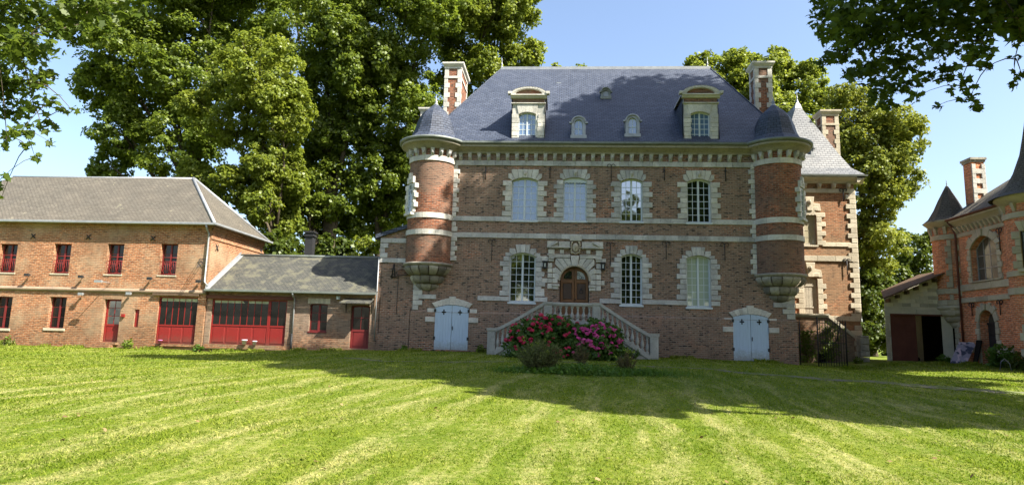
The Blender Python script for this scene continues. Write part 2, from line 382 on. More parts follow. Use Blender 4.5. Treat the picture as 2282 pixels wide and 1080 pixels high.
def zarc(h, s):
    hw = (h['s1']-h['s0'])/2; sc = (h['s1']+h['s0'])/2; r = h.get('rise', 0)
    k = clamp(abs((s-sc)/hw))
    return h['z1']-r+r*sqrt(max(0, 1-k*k)) if h.get('round') else h['z1']-r*k*k
def H(pl, uL, uR, vT, vB, rise=.0, d=0., **k):
    vm = (vT+vB)/2; a = pl.of(uL, vm, d)[0]; b = pl.of(uR, vm, d)[0]; um = (uL+uR)/2
    return dict(s0=a, s1=b, z1=pl.of(um, vT, d)[1], z0=pl.of(um, vB, d)[1], rise=rise*(b-a), **k)
def wall(mb, pl, s0, s1, z0, z1, holes, depth=.22, rev=None, d=0.):
    S = sorted({s0, s1, *[h['s0'] for h in holes], *[h['s1'] for h in holes]}); Z = sorted({z0, z1, *[h['z0'] for h in holes], *[h['z1'] for h in holes]})
    S = [a for a in S if s0-1e-6 <= a <= s1+1e-6]; Z = [a for a in Z if z0-1e-6 <= a <= z1+1e-6]
    for i in range(len(S)-1):
        for j in range(len(Z)-1):
            a, b = (S[i]+S[i+1])/2, (Z[j]+Z[j+1])/2
            if any(h['s0'] < a < h['s1'] and h['z0'] < b < h['z1'] for h in holes): continue
            mb.poly([pl.pt(S[i], Z[j], d), pl.pt(S[i+1], Z[j], d), pl.pt(S[i+1], Z[j+1], d), pl.pt(S[i], Z[j+1], d)])
    rv = rev or mb
    for h in holes:
        n = 12; xs = [h['s0']+(h['s1']-h['s0'])*k/n for k in range(n+1)]; zs = [zarc(h, x) for x in xs]
        if h.get('rise', 0):
            for k in range(n):
                mb.poly([pl.pt(xs[k], zs[k], d), pl.pt(xs[k+1], zs[k+1], d), pl.pt(xs[k+1], h['z1'], d), pl.pt(xs[k], h['z1'], d)])
        D = d-h.get('depth', depth)
        for k in range(n): rv.poly([pl.pt(xs[k], zs[k], d), pl.pt(xs[k+1], zs[k+1], d), pl.pt(xs[k+1], zs[k+1], D), pl.pt(xs[k], zs[k], D)])
        for x, zt in ((h['s0'], zs[0]), (h['s1'], zs[-1])):
            rv.poly([pl.pt(x, h['z0'], d), pl.pt(x, zt, d), pl.pt(x, zt, D), pl.pt(x, h['z0'], D)])
        rv.poly([pl.pt(h['s0'], h['z0'], d), pl.pt(h['s1'], h['z0'], d), pl.pt(h['s1'], h['z0'], D), pl.pt(h['s0'], h['z0'], D)])
def window(pl, h, parent, fm, gm, cols=2, rows=6, leaves=2, D=.16, fw=.07, mw=.028, mid=.1, sill=None, name='window', zlow=None, label=None, lowpanel=None):
    """casement frame; pane as a child"""
    mb = MB(); a, b, z0, z1 = h['s0'], h['s1'], h['z0'], h['z1']; d1 = -D; d0 = -D-.06
    zf = z0 if lowpanel is None else z0+lowpanel
    mb.pbox(pl, a, a+fw, z0, zarc(h, a+fw), d0, d1); mb.pbox(pl, b-fw, b, z0, zarc(h, b-fw), d0, d1)
    mb.pbox(pl, a+fw, b-fw, zf, zf+fw*1.2, d0, d1-.004)
    n = 10
    for k in range(n):
        x0 = a+fw+(b-a-2*fw)*k/n; x1 = a+fw+(b-a-2*fw)*(k+1)/n
        mb.prism(pl, [(x0, zarc(h, x0)-fw), (x1, zarc(h, x1)-fw), (x1, zarc(h, x1)), (x0, zarc(h, x0))], d0, d1-.004)
    W = (b-a-2*fw-(leaves-1)*mid)/leaves
    for L in range(leaves):
        x0 = a+fw+L*(W+mid)
        if L: mb.pbox(pl, x0-mid, x0, zf, zarc(h, x0-mid/2)-fw*.5, d0, d1+.01)
        for c in range(1, cols):
            x = x0+W*c/cols; mb.pbox(pl, x-mw/2, x+mw/2, zf+fw, zarc(h, x)-fw*.8, d0+.01, d1-.02)
        zt = z1-h.get('rise', 0)*.5
        for r in range(1, rows):
            z = zf+fw+(zt-zf-fw)*r/rows; mb.pbox(pl, x0, x0+W, z-mw/2, z+mw/2, d0+.012, d1-.018)
    if lowpanel is not None:
        k = max(1, round((b-a)/.75)) if lowpanel > .3 else 1
        mb.pbox(pl, a+fw, b-fw, z0, zf, d0, d1-.03)
        for i in range(k):
            w_ = (b-a-2*fw)/k; mb.pbox(pl, a+fw+w_*i+.05, a+fw+w_*(i+1)-.05, z0+.09, zf-.06, d0, d1-.015, .012)
    o = mb.build(name, fm, parent)
    if label: o['label'] = label
    g = MB(); n = 12; D2 = d0+.02
    pts = [pl.pt(b, zf, D2), pl.pt(a, zf, D2)]+[pl.pt(a+(b-a)*k/n, zarc(h, a+(b-a)*k/n), D2) for k in range(n+1)]
    g.poly(pts[::-1])
    for L in range(leaves):
        x0 = a+fw+L*(W+mid)
        for c_ in range(cols):
            for r in range(rows):
                xa, xb = x0+W*c_/cols+.004, x0+W*(c_+1)/cols-.004; za, zb = zf+fw+(zt-zf-fw)*r/rows, zf+fw+(zt-zf-fw)*(r+1)/rows
                if r == rows-1: zb = min(zarc(h, xa), zarc(h, xb))-.01
                t1, t2 = random.gauss(0, .0018)*(xb-xa), random.gauss(0, .0018)*(zb-za)
                if zb > za+.02: g.poly([pl.pt(xa, za, D2+.008-t1-t2), pl.pt(xb, za, D2+.008+t1-t2), pl.pt(xb, zb, D2+.008+t1+t2), pl.pt(xa, zb, D2+.008-t1+t2)])
    g.build('pane', gm, o)
    if sill:
        sm = MB(); sm.pbox(pl, a-.06, b+.06, z0-.1, z0+.0, -D, .07, .01); sm.build('sill', sill, o)
    return o
def quoins(mb, pl, s, side, z0, z1, long_=.45, short=.3, hh=.26, d=.05, c=.018, start=0, gap=.012):
    """alternating stones from edge s going in direction side(+1/-1)"""
    n = max(1, round((z1-z0)/hh)); hh = (z1-z0)/n
    for i in range(n):
        L = (long_ if (i+start) % 2 == 0 else short)*jit(.05); mb.tint = jit(.16)
        a, b = (s, s+L*side) if side > 0 else (s+L*side, s)
        mb.pbox(pl, a, b, z0+i*hh+gap/2, z0+(i+1)*hh-gap/2, 0, d+random.uniform(-.006, .006), c)
    mb.tint = 1.
def band(mb, pl, s0, s1, z0, z1, d=.06, c=.012, step=.8, skip=()):
    x = s0
    while x < s1-.02:
        L = step*random.uniform(.6, 1.4); e = min(s1, x+L)
        if s1-e < .2: e = s1
        segs = [(x, e)]
        for a, b in skip:
            ns = []
            for p, q in segs:
                if q <= a or p >= b: ns.append((p, q)); continue
                if p < a: ns.append((p, a))
                if q > b: ns.append((b, q))
            segs = ns
        mb.tint = jit(.16)
        for p, q in segs:
            if q-p > .03: mb.pbox(pl, p+.003, q-.003, z0, z1, 0, d+random.uniform(-.004, .004), c)
        x = e
    mb.tint = 1.
def band_parts(par, mat, name, pl, s0, s1, z0, z1, d=.06, step=.8, skip=()):
    runs = [(s0, s1)]
    for p, q in skip:
        runs = [r for a_, b_ in runs for r in (((a_, b_),) if q <= a_ or p >= b_ else tuple(t for t in ((a_, min(p, b_)), (max(q, a_), b_)) if t[1]-t[0] > .03))]
    for p, q in runs: m = MB(); band(m, pl, p, q, z0, z1, d, step=step); m.build(name, mat, par)
def surround_parts(par, mat, pl, h, H1, flat5, low, keymask=False, **k):
    L, Rr, A, A2, K = MB(), MB(), MB(), MB(), MB(); surround((A, A2), K, pl, h, H1, flat5, low=low, jambs=(L, Rr), **k)
    L.build('window_jamb', mat, par); Rr.build('window_jamb', mat, par); ao = A.build('window_arch', mat, par); A2.build('window_arch', mat, par)
    return K.build('keystone', mat, ao)
def surround(mbs, key, pl, h, H1=.42, flat5=True, long_=.49, short=.33, d=.06, hh=.26, low=None, jambs=None):
    a = (h['s1']-h['s0'])/2; sc = (h['s0']+h['s1'])/2; zc = h['z1']; T = zc+H1; H2 = T-.26 if flat5 else T-.2
    if not flat5: T2 = H2
    else: T2 = T
    A = lambda x: zarc(h, sc+x*a)
    for sg in (-1, 1):
        mb = mbs[0 if sg < 0 else 1]
        def add(pts, ti=None):
            mb.tint = jit(.15); p = [(sc+sg*x*a, z) for x, z in pts]; mb.prism(pl, p, 0, d+random.uniform(-.008, .008), .014)
        add([(.19, A(.19)), (.21, T), (.58, T), (.46, A(.46))])
        add([(.48, A(.48)), (.6, T2), (1.04, T2), (1.04, T2-.2), (.78, A(.78))])
        add([(.8, A(.8)), (1.06, T2-.23), (1.3, T2-.23), (1.3, T2-.45), (1.0, A(1.)), (.9, A(.9))] if T2-.45 > h['z1']-h.get('rise', 0) else [(.8, A(.8)), (1.02, T2-.23), (1.35, T2-.23), (1.35, A(1)), (1., A(1))])
        zl = h['z0'] if low is None else low
        ztop = min(T2-.47, A(1.)+.12) if False else A(1.)
        s = sc+sg*a
        quoins(jambs[0 if sg < 0 else 1], pl, s, sg, zl, ztop-.01, long_, short, hh, d, .018, start=0)
    key.tint = jit(.1); key.prism(pl, [(sc-.18*a, A(.17)), (sc+.18*a, A(.17)), (sc+.2*a, T+.0), (sc-.2*a, T+.0)], 0, d+.03, .014)
def face_mask(mb, c, s=.11, crown=0):
    x, y, z = c
    mb.ball((x, y, z), (s*.62, s*.6, s), 10, 8)
    mb.ball((x, y-s*.6, z-s*.05), (s*.12, s*.22, s*.28), 6, 5)
    for k in (-1, 1): mb.ball((x+k*s*.26, y-s*.5, z+s*.22), (s*.17, s*.12, s*.07), 6, 4); mb.ball((x+k*s*.6, y-s*.1, z+s*.05), (s*.14, s*.3, s*.3), 6, 4)
    mb.ball((x, y-s*.5, z-s*.45), (s*.22, s*.12, s*.07), 6, 4)
    for i in range(7):
        t = pi*i/6; mb.ball((x+s*.62*cos(t), y-s*.15, z+s*.45+s*.5*sin(t)), s*.2, 6, 4)
def sbracket(mb, pl, s, z0, z1, d=.08, r=.02):
    """iron wall tie: a rod ending in two curled horns"""
    mb.tube([pl.pt(s, z0, d), pl.pt(s, z1, d)], r, 6)
    mb.tube([pl.pt(s, z1-.12, d+.02), pl.pt(s, z1-.12, 0)], r*1.3, 6)
    for k in (-1, 1):
        pts = []
        for i in range(10):
            t = i/9*1.5*pi; rr = .11*(1-.35*i/9); pts.append(pl.pt(s+k*(.115-rr*cos(t)), z1+rr*sin(t)-.02, d))
        mb.tube(pts, [r]*8+[r*.8, r*.6], 6)
# ================================================================== CHATEAU
CH = PL((0, 33, 0), (1, 0, 0), (0, -1, 0))
ch = thing('chateau', 'brick and pale stone chateau with blue slate roof and two round corner turrets', 'building', (2.1, 38, .4))
hU = [H(CH, 1140, 1198, 396, 491, .12), H(CH, 1255, 1307, 396, 492, .1), H(CH, 1383, 1432, 398, 493.5, .14), H(CH, 1531, 1584, 399, 496, .14)]
hL = [H(CH, 1135, 1193, 563, 673, .15), H(CH, 1383, 1431, 566, 679, .15), H(CH, 1530, 1584, 569, 684, .14)]
hD = H(CH, 1247, 1313, 593, 712, .5, round=True, depth=.35)
hC = [H(CH, 969, 1044, 679, 779, .09, depth=.1), H(CH, 1633, 1712, 700, 805, .09, depth=.1)]
X0, X1, ZE = -7.5, 11.72, 11.0
mb = MB(); rv = MB()
wall(mb, CH, X0, X1, 2.4, ZE, hU+hL+[hD]+hC, .24, rv)
wall(mb, CH, X0-.1, X1+.1, -1, 2.42, hC, .16, None, .1)
mb.poly([CH.pt(X0-.1, 2.42, .1), CH.pt(X1+.1, 2.42, .1), CH.pt(X1, 2.5, 0), CH.pt(X0, 2.5, 0)])
for x, sg in ((X0, -1), (X1, 1)):
    p = PL((x, 33, 0), (0, 1, 0), (sg, 0, 0)); wall(mb, p, 0, 11.4, 2.4, ZE, [])
    wall(mb, p, -.1, 11.4, -1, 2.42, [], 0, None, .1)
wall(mb, PL((0, 44.4, 0), (1, 0, 0), (0, 1, 0)), X0, X1, -1, ZE, [])
mb.build('brick_wall', 'brick', ch); rv.build('window_reveal', 'stone', ch)
# string courses
bd = MB(); allow = [(h['s0'], h['s1']) for h in hU]
band_parts(ch, 'stone_grey', 'string_course', CH, -5.85, 9.95, 7.22, 7.47, .06, skip=allow)
bd = MB(); band(bd, CH, -5.85, 9.95, 6.34, 6.6, .07, step=.7); bd.build('string_course', 'stone_grey', ch)
bd = MB(); band(bd, CH, -5.85, 9.95, 10.22, 10.49, .07, step=.6); bd.build('string_course', 'stone_grey', ch)
band_parts(ch, 'stone_grey', 'string_course', CH, -4.15, 11.7, 3.08, 3.31, .06, .9, [(h['s0'], h['s1']) for h in hL]+[(-.55, 2.1), (8.1, 10.7)])
band_parts(ch, 'stone_grey', 'string_course', CH, -7.5, -6.3, 3.1, 3.32, .06)
# quoin strips beside the turrets and low corner quoins
for x in (-5.62, 9.95):
    q = MB(); z = 5.1 if x < 0 else 4.7; i = 0
    while z < 10.15:
        if not (6.3 < z+.12 < 6.62) and not (7.2 < z+.12 < 7.5):
            L = (.58 if i % 2 == 0 else .36)*jit(.06); q.tint = jit(.18); q.pbox(CH, x-L/2, x+L/2, z+.006, z+.25, 0, .09+random.uniform(-.005, .005), .02)
        elif q.v: q.build('quoin', 'stone', ch); q = MB()
        z += .258; i += 1
    if q.v: q.build('quoin', 'stone', ch)
q = MB(); quoins(q, CH, X0-.02, 1, 2.5, 4.6, .5, .33, .26, .06, start=1); q.build('quoin', 'stone', ch)
q = MB(); quoins(q, CH, X1+.02, -1, 2.5, 4.8, .62, .4, .27, .06, start=1); q.build('quoin', 'stone', ch)
# window surrounds and windows
gU = ['glass_b', 'glass_b', 'glass', 'glass']; wl = ['casement window with pale blue sky in its panes', 'casement window under an iron scroll valance', None, 'casement window with dark panes']
for i, h in enumerate(hU):
    ko = surround_parts(ch, 'stone' if i in (0, 3) else 'stone_grey', CH, h, .44, True, 7.5)
    face_mask(FM := MB(), CH.pt((h['s0']+h['s1'])/2, h['z1']+.22, .1), .13); FM.build('mask', 'stone', ko.parent)
    window(CH, h, ch, 'paint', gU[i], 2, 6, 2, sill='paint', label=wl[i])
for i, h in enumerate(hL):
    surround_parts(ch, 'stone_grey', CH, h, .42, False, 3.35)
    o = window(CH, h, ch, 'paint', ['glass', 'glass', 'glass_g'][i], 2, 7, 2, sill='paint', label=['tall casement window with dark panes left of the door', 'tall casement window right of the door', 'tall casement window with pale curtained panes'][i])
# scroll valance on the second upper window
h = hU[1]; f = MB(); sc = (h['s0']+h['s1'])/2; hw = (h['s1']-h['s0'])/2; n = 14
for k in range(n):
    xa, xb = h['s0']+2*hw*k/n, h['s0']+2*hw*(k+1)/n
    f.prism(CH, [(xa, h['z1']-.24-.04*(k % 2)), (xb, h['z1']-.24-.04*((k+1) % 2)), (xb, zarc(h, xb)-.01), (xa, zarc(h, xa)-.01)], -.1, -.07, 0, True)
f.build('valance', 'paint', ch)
# cellar doors
for i, h in enumerate(hC):
    sc = (h['s0']+h['s1'])/2
    for sg in (-1, 1):
        d = MB(); a, b = (h['s0'], sc-.008) if sg < 0 else (sc+.008, h['s1']); n = 6
        for k in range(n):
            xa, xb = a+(b-a)*k/n+.002, a+(b-a)*(k+1)/n-.002
            d.prism(CH, [(xa, h['z0']), (xb, h['z0']), (xb, zarc(h, xb)-.01), (xa, zarc(h, xa)-.01)], .03, .085, .004, True)
        o = d.build('cellar_door', 'blue', ch)
        c = MB(); cx = sc+sg*.42; cz = h['z1']-.38
        c.pbox(CH, cx-.03, cx+.03, cz-.13, cz+.12, .08, .09); c.pbox(CH, cx-.09, cx+.09, cz-.03, cz+.03, .08, .092)
        c.ball(CH.pt(cx, cz+.1, .085), (.04, .01, .04), 8, 5); c.ball(CH.pt(cx-.08, cz, .085), (.04, .01, .04), 8, 5); c.ball(CH.pt(cx+.08, cz, .085), (.04, .01, .04), 8, 5)
        c.build('fleur_cutout', 'dark', o)
        g = MB(); e = h['s0'] if sg < 0 else h['s1']
        for zz in (h['z0']+.5, h['z0']+1.9):
            g.pbox(CH, e-.06, e+.05, zz, zz+.16, .08, .115)
        g.build('hinge', 'iron', o)
        if sg > 0:
            g = MB(); g.pbox(CH, sc+.04, sc+.075, h['z0']+1.0, h['z0']+1.2, .085, .11); g.tube([CH.pt(sc+.06, h['z0']+1.15, .11), CH.pt(sc+.06, h['z0']+1.15, .16), CH.pt(sc+.02, h['z0']+1.12, .17)], .014, 6); g.build('handle', 'iron', o)
    k = MB(); a = (h['s1']-h['s0'])/2; zc = h['z1']; A = lambda x: zarc(h, sc+x*a)
    n = 4
    for sg in (-1, 1):
        s = MB()
        for j in range(n):
            x0 = .15+.85*j/n; x1 = .15+.85*(j+1)/n; lift = .34-.03*j
            s.tint = jit(.16); t0 = (x0*1.08)*.3; t1 = (x1*1.14)*.35
            s.prism(CH, [(sc+sg*x0*a, A(x0)), (sc+sg*(x0+t0*.55)*a, A(x0)+lift), (sc+sg*(x1+t1*.55)*a, A(x1)+lift-.02), (sc+sg*x1*a, A(x1))], 0, .1+random.uniform(0, .01), .015)
        e = sc+sg*a; jm = MB(); jm.tint = jit()
        xa, xb = sorted((e+sg*.03, e+sg*.42)); jm.pbox(CH, xa, xb, zc-.62, zc-.2, 0, .09, .02)
        jm.tint = jit(); xa, xb = sorted((e+sg*.0, e+sg*.5)); jm.pbox(CH, xa, xb, zc-.9, zc-.64, 0, .16, .02); jm.build('door_jamb', 'stone', ch)
        so = s.build('cellar_door_arch', 'stone', ch)
    k.prism(CH, [(sc-.14*a, A(.14)), (sc+.14*a, A(.14)), (sc+.2*a, zc+.42), (sc-.2*a, zc+.42)], 0, .13, .015); k.build('keystone', 'stone', so)
# cornice, modillions, gutter
PROF = [(0, 10.84), (.12, 10.86), (.17, 10.95), (.40, 11.10), (.5, 11.12), (.5, 11.235), (0, 11.25)]
GUT = [(.44, 11.235), (.56, 11.25), (.62, 11.3), (.62, 11.39), (.5, 11.4), (.3, 11.42)]
c = MB(); c.sweep(CH, -6.2, 10.4, PROF)
for pl, a, b in ((PL((X1, 33, 0), (0, 1, 0), (1, 0, 0)), .8, 11.4), (PL((X0, 33, 0), (0, 1, 0), (-1, 0, 0)), .8, 11.4)): c.sweep(pl, a, b, PROF)
c.build('cornice', 'cream', ch)
g = MB(); g.sweep(CH, -6.2, 10.4, GUT); g.build('gutter', 'zinc_d', ch)
def modil():
    m = MB(); m.hexa([Vector(p) for p in ((-.085, -.1, 10.5), (.085, -.1, 10.5), (.1, -.27, 10.84), (-.1, -.27, 10.84))], [Vector(p) for p in ((-.085, 0, 10.5), (.085, 0, 10.5), (.1, 0, 10.84), (-.1, 0, 10.84))])
    m.ball((0, -.17, 10.67), (.075, .08, .13), 8, 6); m.ball((0, -.25, 10.66), (.02, .03, .04), 6, 4)
    o = m.build('modillion', 'stone_grey', None); return o
m0 = modil(); m0.parent = ch; L0 = Vector((2.1, 38, .4)); first = True
def put_mod(x, y, rz):
    global first
    o = m0 if first else dup(m0, ch); first = False
    o.location = Vector((x, y, 0))-L0; o.rotation_euler = (0, 0, rz)
    return o
x = -5.3
while x < 9.7: put_mod(x, 33, 0); x += .5
# turrets
TUR = [(-6.82, 33.2, 1.22), (11.1, 33.2, 1.2)]
for ti, (cx, cy, R) in enumerate(TUR):
    t = MB(); zb = 4.9 if ti == 0 else 4.7
    t.lathe(cx, cy, [(R, zb), (R, 10.9)], 40); to = t.build('turret', 'brick_red', ch)
    for z0, z1, dd in ((7.2, 7.47, .05), (6.34, 6.6, .05), (10.22, 10.49, .06)):
        n = 11; t = MB()
        for k in range(n):
            t.tint = jit(.14); a0 = 2*pi*k/n; a1 = 2*pi*(k+1)/n-.006
            t.lathe(cx, cy, [(R, z0), (R+dd, z0), (R+dd, z1), (R, z1)], 4, a0, a1, False)
        t.build('stone_band', 'stone', to)
    t = MB(); t.lathe(cx, cy, [(R+a, b) for a, b in PROF], 40); t.build('cornice', 'cream', to)
    t = MB(); t.lathe(cx, cy, [(R+a, b) for a, b in GUT], 40); t.build('gutter', 'zinc_d', to)
    for k in range(9):
        a = pi+ (k+.5)*pi/9+(0.15 if ti == 0 else -.15); put_mod(cx+(R-.03)*cos(a), cy+(R-.03)*sin(a), a+pi/2)
    # bell-shaped slate cap
    t = MB(); t.lathe(cx, cy, [(R+.6, 11.38), (R+.3, 11.52), (R+.02, 11.78), (R-.13, 12.1), (R-.22, 12.45), (R-.35, 12.82), (R-.55, 13.15), (R-.84, 13.42), (R-1.1, 13.66)], 10, pi/10, 2*pi+pi/10, False, uvk=.95)
    ro = t.build('turret_roof', 'slate', to)
    t = MB(); t.lathe(cx, cy, [(.17, 13.54), (.13, 13.66), (.05, 13.76), (.09, 13.84), (.03, 13.9), (.05, 13.96), (.012, 14.04), (.012, 14.16), (0, 14.17)], 10); t.build('finial', 'zinc', ro)
    # corbel: moulded ring over tapering boulders
    t = MB(); t.lathe(cx, cy, [(R, zb+.02), (R+.1, zb), (R+.13, zb-.06), (R+.06, zb-.12), (R-.02, zb-.16)], 40)
    co = t.build('corbel', 'stone_dark', to)
    z = zb-.14; r = R+.02
    for tier, (hh, r2) in enumerate(((.46, R-.22), (.42, R-.42), (.38, R-.72))):
        if tier: r = r-.16
        n = 9-tier*2; t = MB()
        for k in range(n):
            a0 = pi-.3+(pi+.6)*k/n+.02; a1 = pi-.3+(pi+.6)*(k+1)/n-.02; b = random.uniform(.02, .07); t.tint = random.choice((.6, .75, 1, 1.15, 1.25))
            am = (a0+a1)/2
            t.lathe(cx, cy+.12*tier, [(r-.12, z), (r-.01, z-.02), (r+b*.6, z-hh*.25), ((r+r2)/2+b, z-hh*.6), (r2+.02, z-hh+.03), (r2-.2, z-hh)], 4, a0, a1, True)
        t.build('boulder_course', 'stone_dark', co)
        z -= hh; r = r2+.1
    # slit window with stone surround
    ang = radians(218) if ti == 0 else radians(-34)
    nx, ny = cos(ang), sin(ang)
    TP = PL((cx+nx*R, cy+ny*R, 0), (-ny, nx, 0), (nx, ny, 0))
    h = dict(s0=-.24, s1=.24, z0=7.52, z1=9.05, rise=.06)
    s = MB(); s.pbox(TP, -.3, .3, 7.5, 9.15, -.2, -.02)
    for sg in (-1, 1):
        zz = 7.52; i = 0
        while zz < 9.0:
            L = .34 if i % 2 else .22; s.tint = jit(.12); xa, xb = sorted((sg*.24, sg*(.24+L))); s.pbox(TP, xa, xb, zz, zz+.24, -.2, .07, .015); zz += .25; i += 1
    s.pbox(TP, -.36, .36, 9.07, 9.4, -.2, .09, .02); s.pbox(TP, -.12, .12, 9.2, 9.62, -.1, .13, .02)
    s.pbox(TP, -.42, .42, 7.36, 7.5, -.2, .16, .02)
    so = s.build('slit_window_surround', 'stone', to)
    window(TP, h, to, 'paint', 'glass', 2, 5, 1, D=-.03, fw=.05)
# main roof
def hiproof(levels, name, mat, parent):
    mb = MB()
    for i in range(len(levels)-1):
        a, b = levels[i], levels[i+1]
        A = [(a[0], a[2], a[4]), (a[1], a[2], a[4]), (a[1], a[3], a[4]), (a[0], a[3], a[4])]
        B = [(b[0], b[2], b[4]), (b[1], b[2], b[4]), (b[1], b[3], b[4]), (b[0], b[3], b[4])]
        for k in range(4):
            j = (k+1) % 4; P = [A[k], A[j], B[j], B[k]]
            Q = []; [Q.append(p) for p in P if p not in Q]
            if len(Q) > 2: mb.poly(Q)
    return mb.build(name, mat, parent)
E0 = (-7.55, 12.1, 32.4, 45, 11.40); RD = (-3.83, 9.12, 38.5, 38.9, 18.05)
lv = [E0, (-7.1, 11.65, 33.0, 44.4, 11.98), RD]
roof = hiproof(lv, 'roof', 'slate', ch)
mb = MB(); mb.box(RD[0]-.02, RD[1]+.02, 38.42, 38.98, 17.78, 18.14)
mb.box(RD[0]-.3, RD[0]+.35, 38.3, 39.1, 17.5, 17.78); mb.box(RD[1]-.35, RD[1]+.3, 38.3, 39.1, 17.5, 17.78); mb.build('ridge_capping', 'zinc', roof)
def finial(x, y, z, par, hgt=.9, mat='zinc'):
    t = MB(); k = hgt/.9
    t.lathe(x, y, [(.12*k, z), (.07*k, z+.14*k), (.035*k, z+.3*k), (.07*k, z+.4*k), (.03*k, z+.5*k), (.015, z+.6*k), (.012, z+.88*k), (0, z+.9*k)], 8); t.build('finial', mat, par)
finial(RD[0], 38.7, 18.1, roof, .75); finial(RD[1]-.1, 38.7, 18.1, roof, .75)
for p0, p1 in (((-7.1, 33, 12.0), (RD[0], 38.5, 18.07)), ((11.65, 33, 12.0), (RD[1], 38.5, 18.07))):
    t = MB(); t.tube([p0, p1], .035, 5); t.build('hip_capping', 'slate', roof)
def yroof(z): return 33.0+(z-11.98)*(5.5/6.07)
def onroof(u, v):
    d = ray(u, v); lo_, hi_ = 30/d.y, 40/d.y
    for i in range(40):
        m = (lo_+hi_)/2; p = Vector((0, 0, CAMZ))+d*m
        if p.y < yroof(p.z): lo_ = m
        else: hi_ = m
    return p
for u, v in ((1245, 187), (1468, 187)):
    p = onroof(u, v); t = MB(); t.hexa([p+Vector((-.13, -.05, -.1)), p+Vector((.13, -.05, -.1)), p+Vector((.13, .1, .12)), p+Vector((-.13, .1, .12))], [p+Vector((-.13, .3, -.1)), p+Vector((.13, .3, -.1)), p+Vector((.13, .3, .12)), p+Vector((-.13, .3, .12))]); t.build('roof_vent', 'zinc_d', roof)
# chimneys
def chimney(x0, x1, y0, y1, z0, z1, parent, cap=.14, st='stone', br='brick_red', name='chimney', hh=.3):
    c = MB(); c.box(x0, x1, y0, y1, z0, z1-.3); o = c.build(name, br, parent)
    q = MB()
    faces = [(PL((0, y0, 0), (1, 0, 0), (0, -1, 0)), x0, x1), (PL((x1, 0, 0), (0, 1, 0), (1, 0, 0)), y0, y1), (PL((x0, 0, 0), (0, 1, 0), (-1, 0, 0)), y0, y1)]
    for pl, a, b in faces:
        w_ = min(.34, (b-a)*.36)
        for s, sg in ((a-.035, 1), (b+.035, -1)): quoins(q, pl, s, sg, z0, z1-1.0, w_, w_*.66, hh, .036, .008, gap=.01)
    q.build('chimney_quoin', st, o)
    k = MB(); e = .05
    k.box(x0-e, x1+e, y0-e, y1+e, z1-1.0, z1-.86)
    for xa, xb in ((x0-.03, x0+.22), (x1-.22, x1+.03)):
        k.box(xa, xb, y0-.03, y0+.2, z1-.86, z1-.36); k.box(xa, xb, y1-.2, y1+.03, z1-.86, z1-.36)
    k.box(x0-e, x1+e, y0-e, y1+e, z1-.38, z1-.26)
    zz = [(z1-.26, .06), (z1-.16, cap), (z1-.1, cap+.03), (z1, cap+.03)]
    for i in range(3):
        (za, ea), (zb, eb) = zz[i], zz[i+1]
        A = [(x0-ea, y0-ea, za), (x1+ea, y0-ea, za), (x1+ea, y1+ea, za), (x0-ea, y1+ea, za)]; B = [(x0-eb, y0-eb, zb), (x1+eb, y0-eb, zb), (x1+eb, y1+eb, zb), (x0-eb, y1+eb, zb)]
        for m in range(4): j = (m+1) % 4; k.poly([A[m], A[j], B[j], B[m]])
    k.poly(B); k.build('chimney_cap', st, o)
    t = MB(); t.lathe((x0+x1)/2, (y0+y1)/2, [(.14, z1), (.12, z1+.14), (0, z1+.14)], 10); t.build('flue', 'iron', o)
    return o
a = at(991, 200, y=37.3).x; b = at(1026, 200, y=37.3).x
chimney(a, b, 37.3, 39.8, 12, at(1010, 139, y=37.2).z, ch, .15)
a = at(1683, 200, y=37.3).x; b = at(1720, 200, y=37.3).x
chimney(a, b, 37.3, 38.3, 12, at(1700, 137, y=37.2).z, ch, .15)
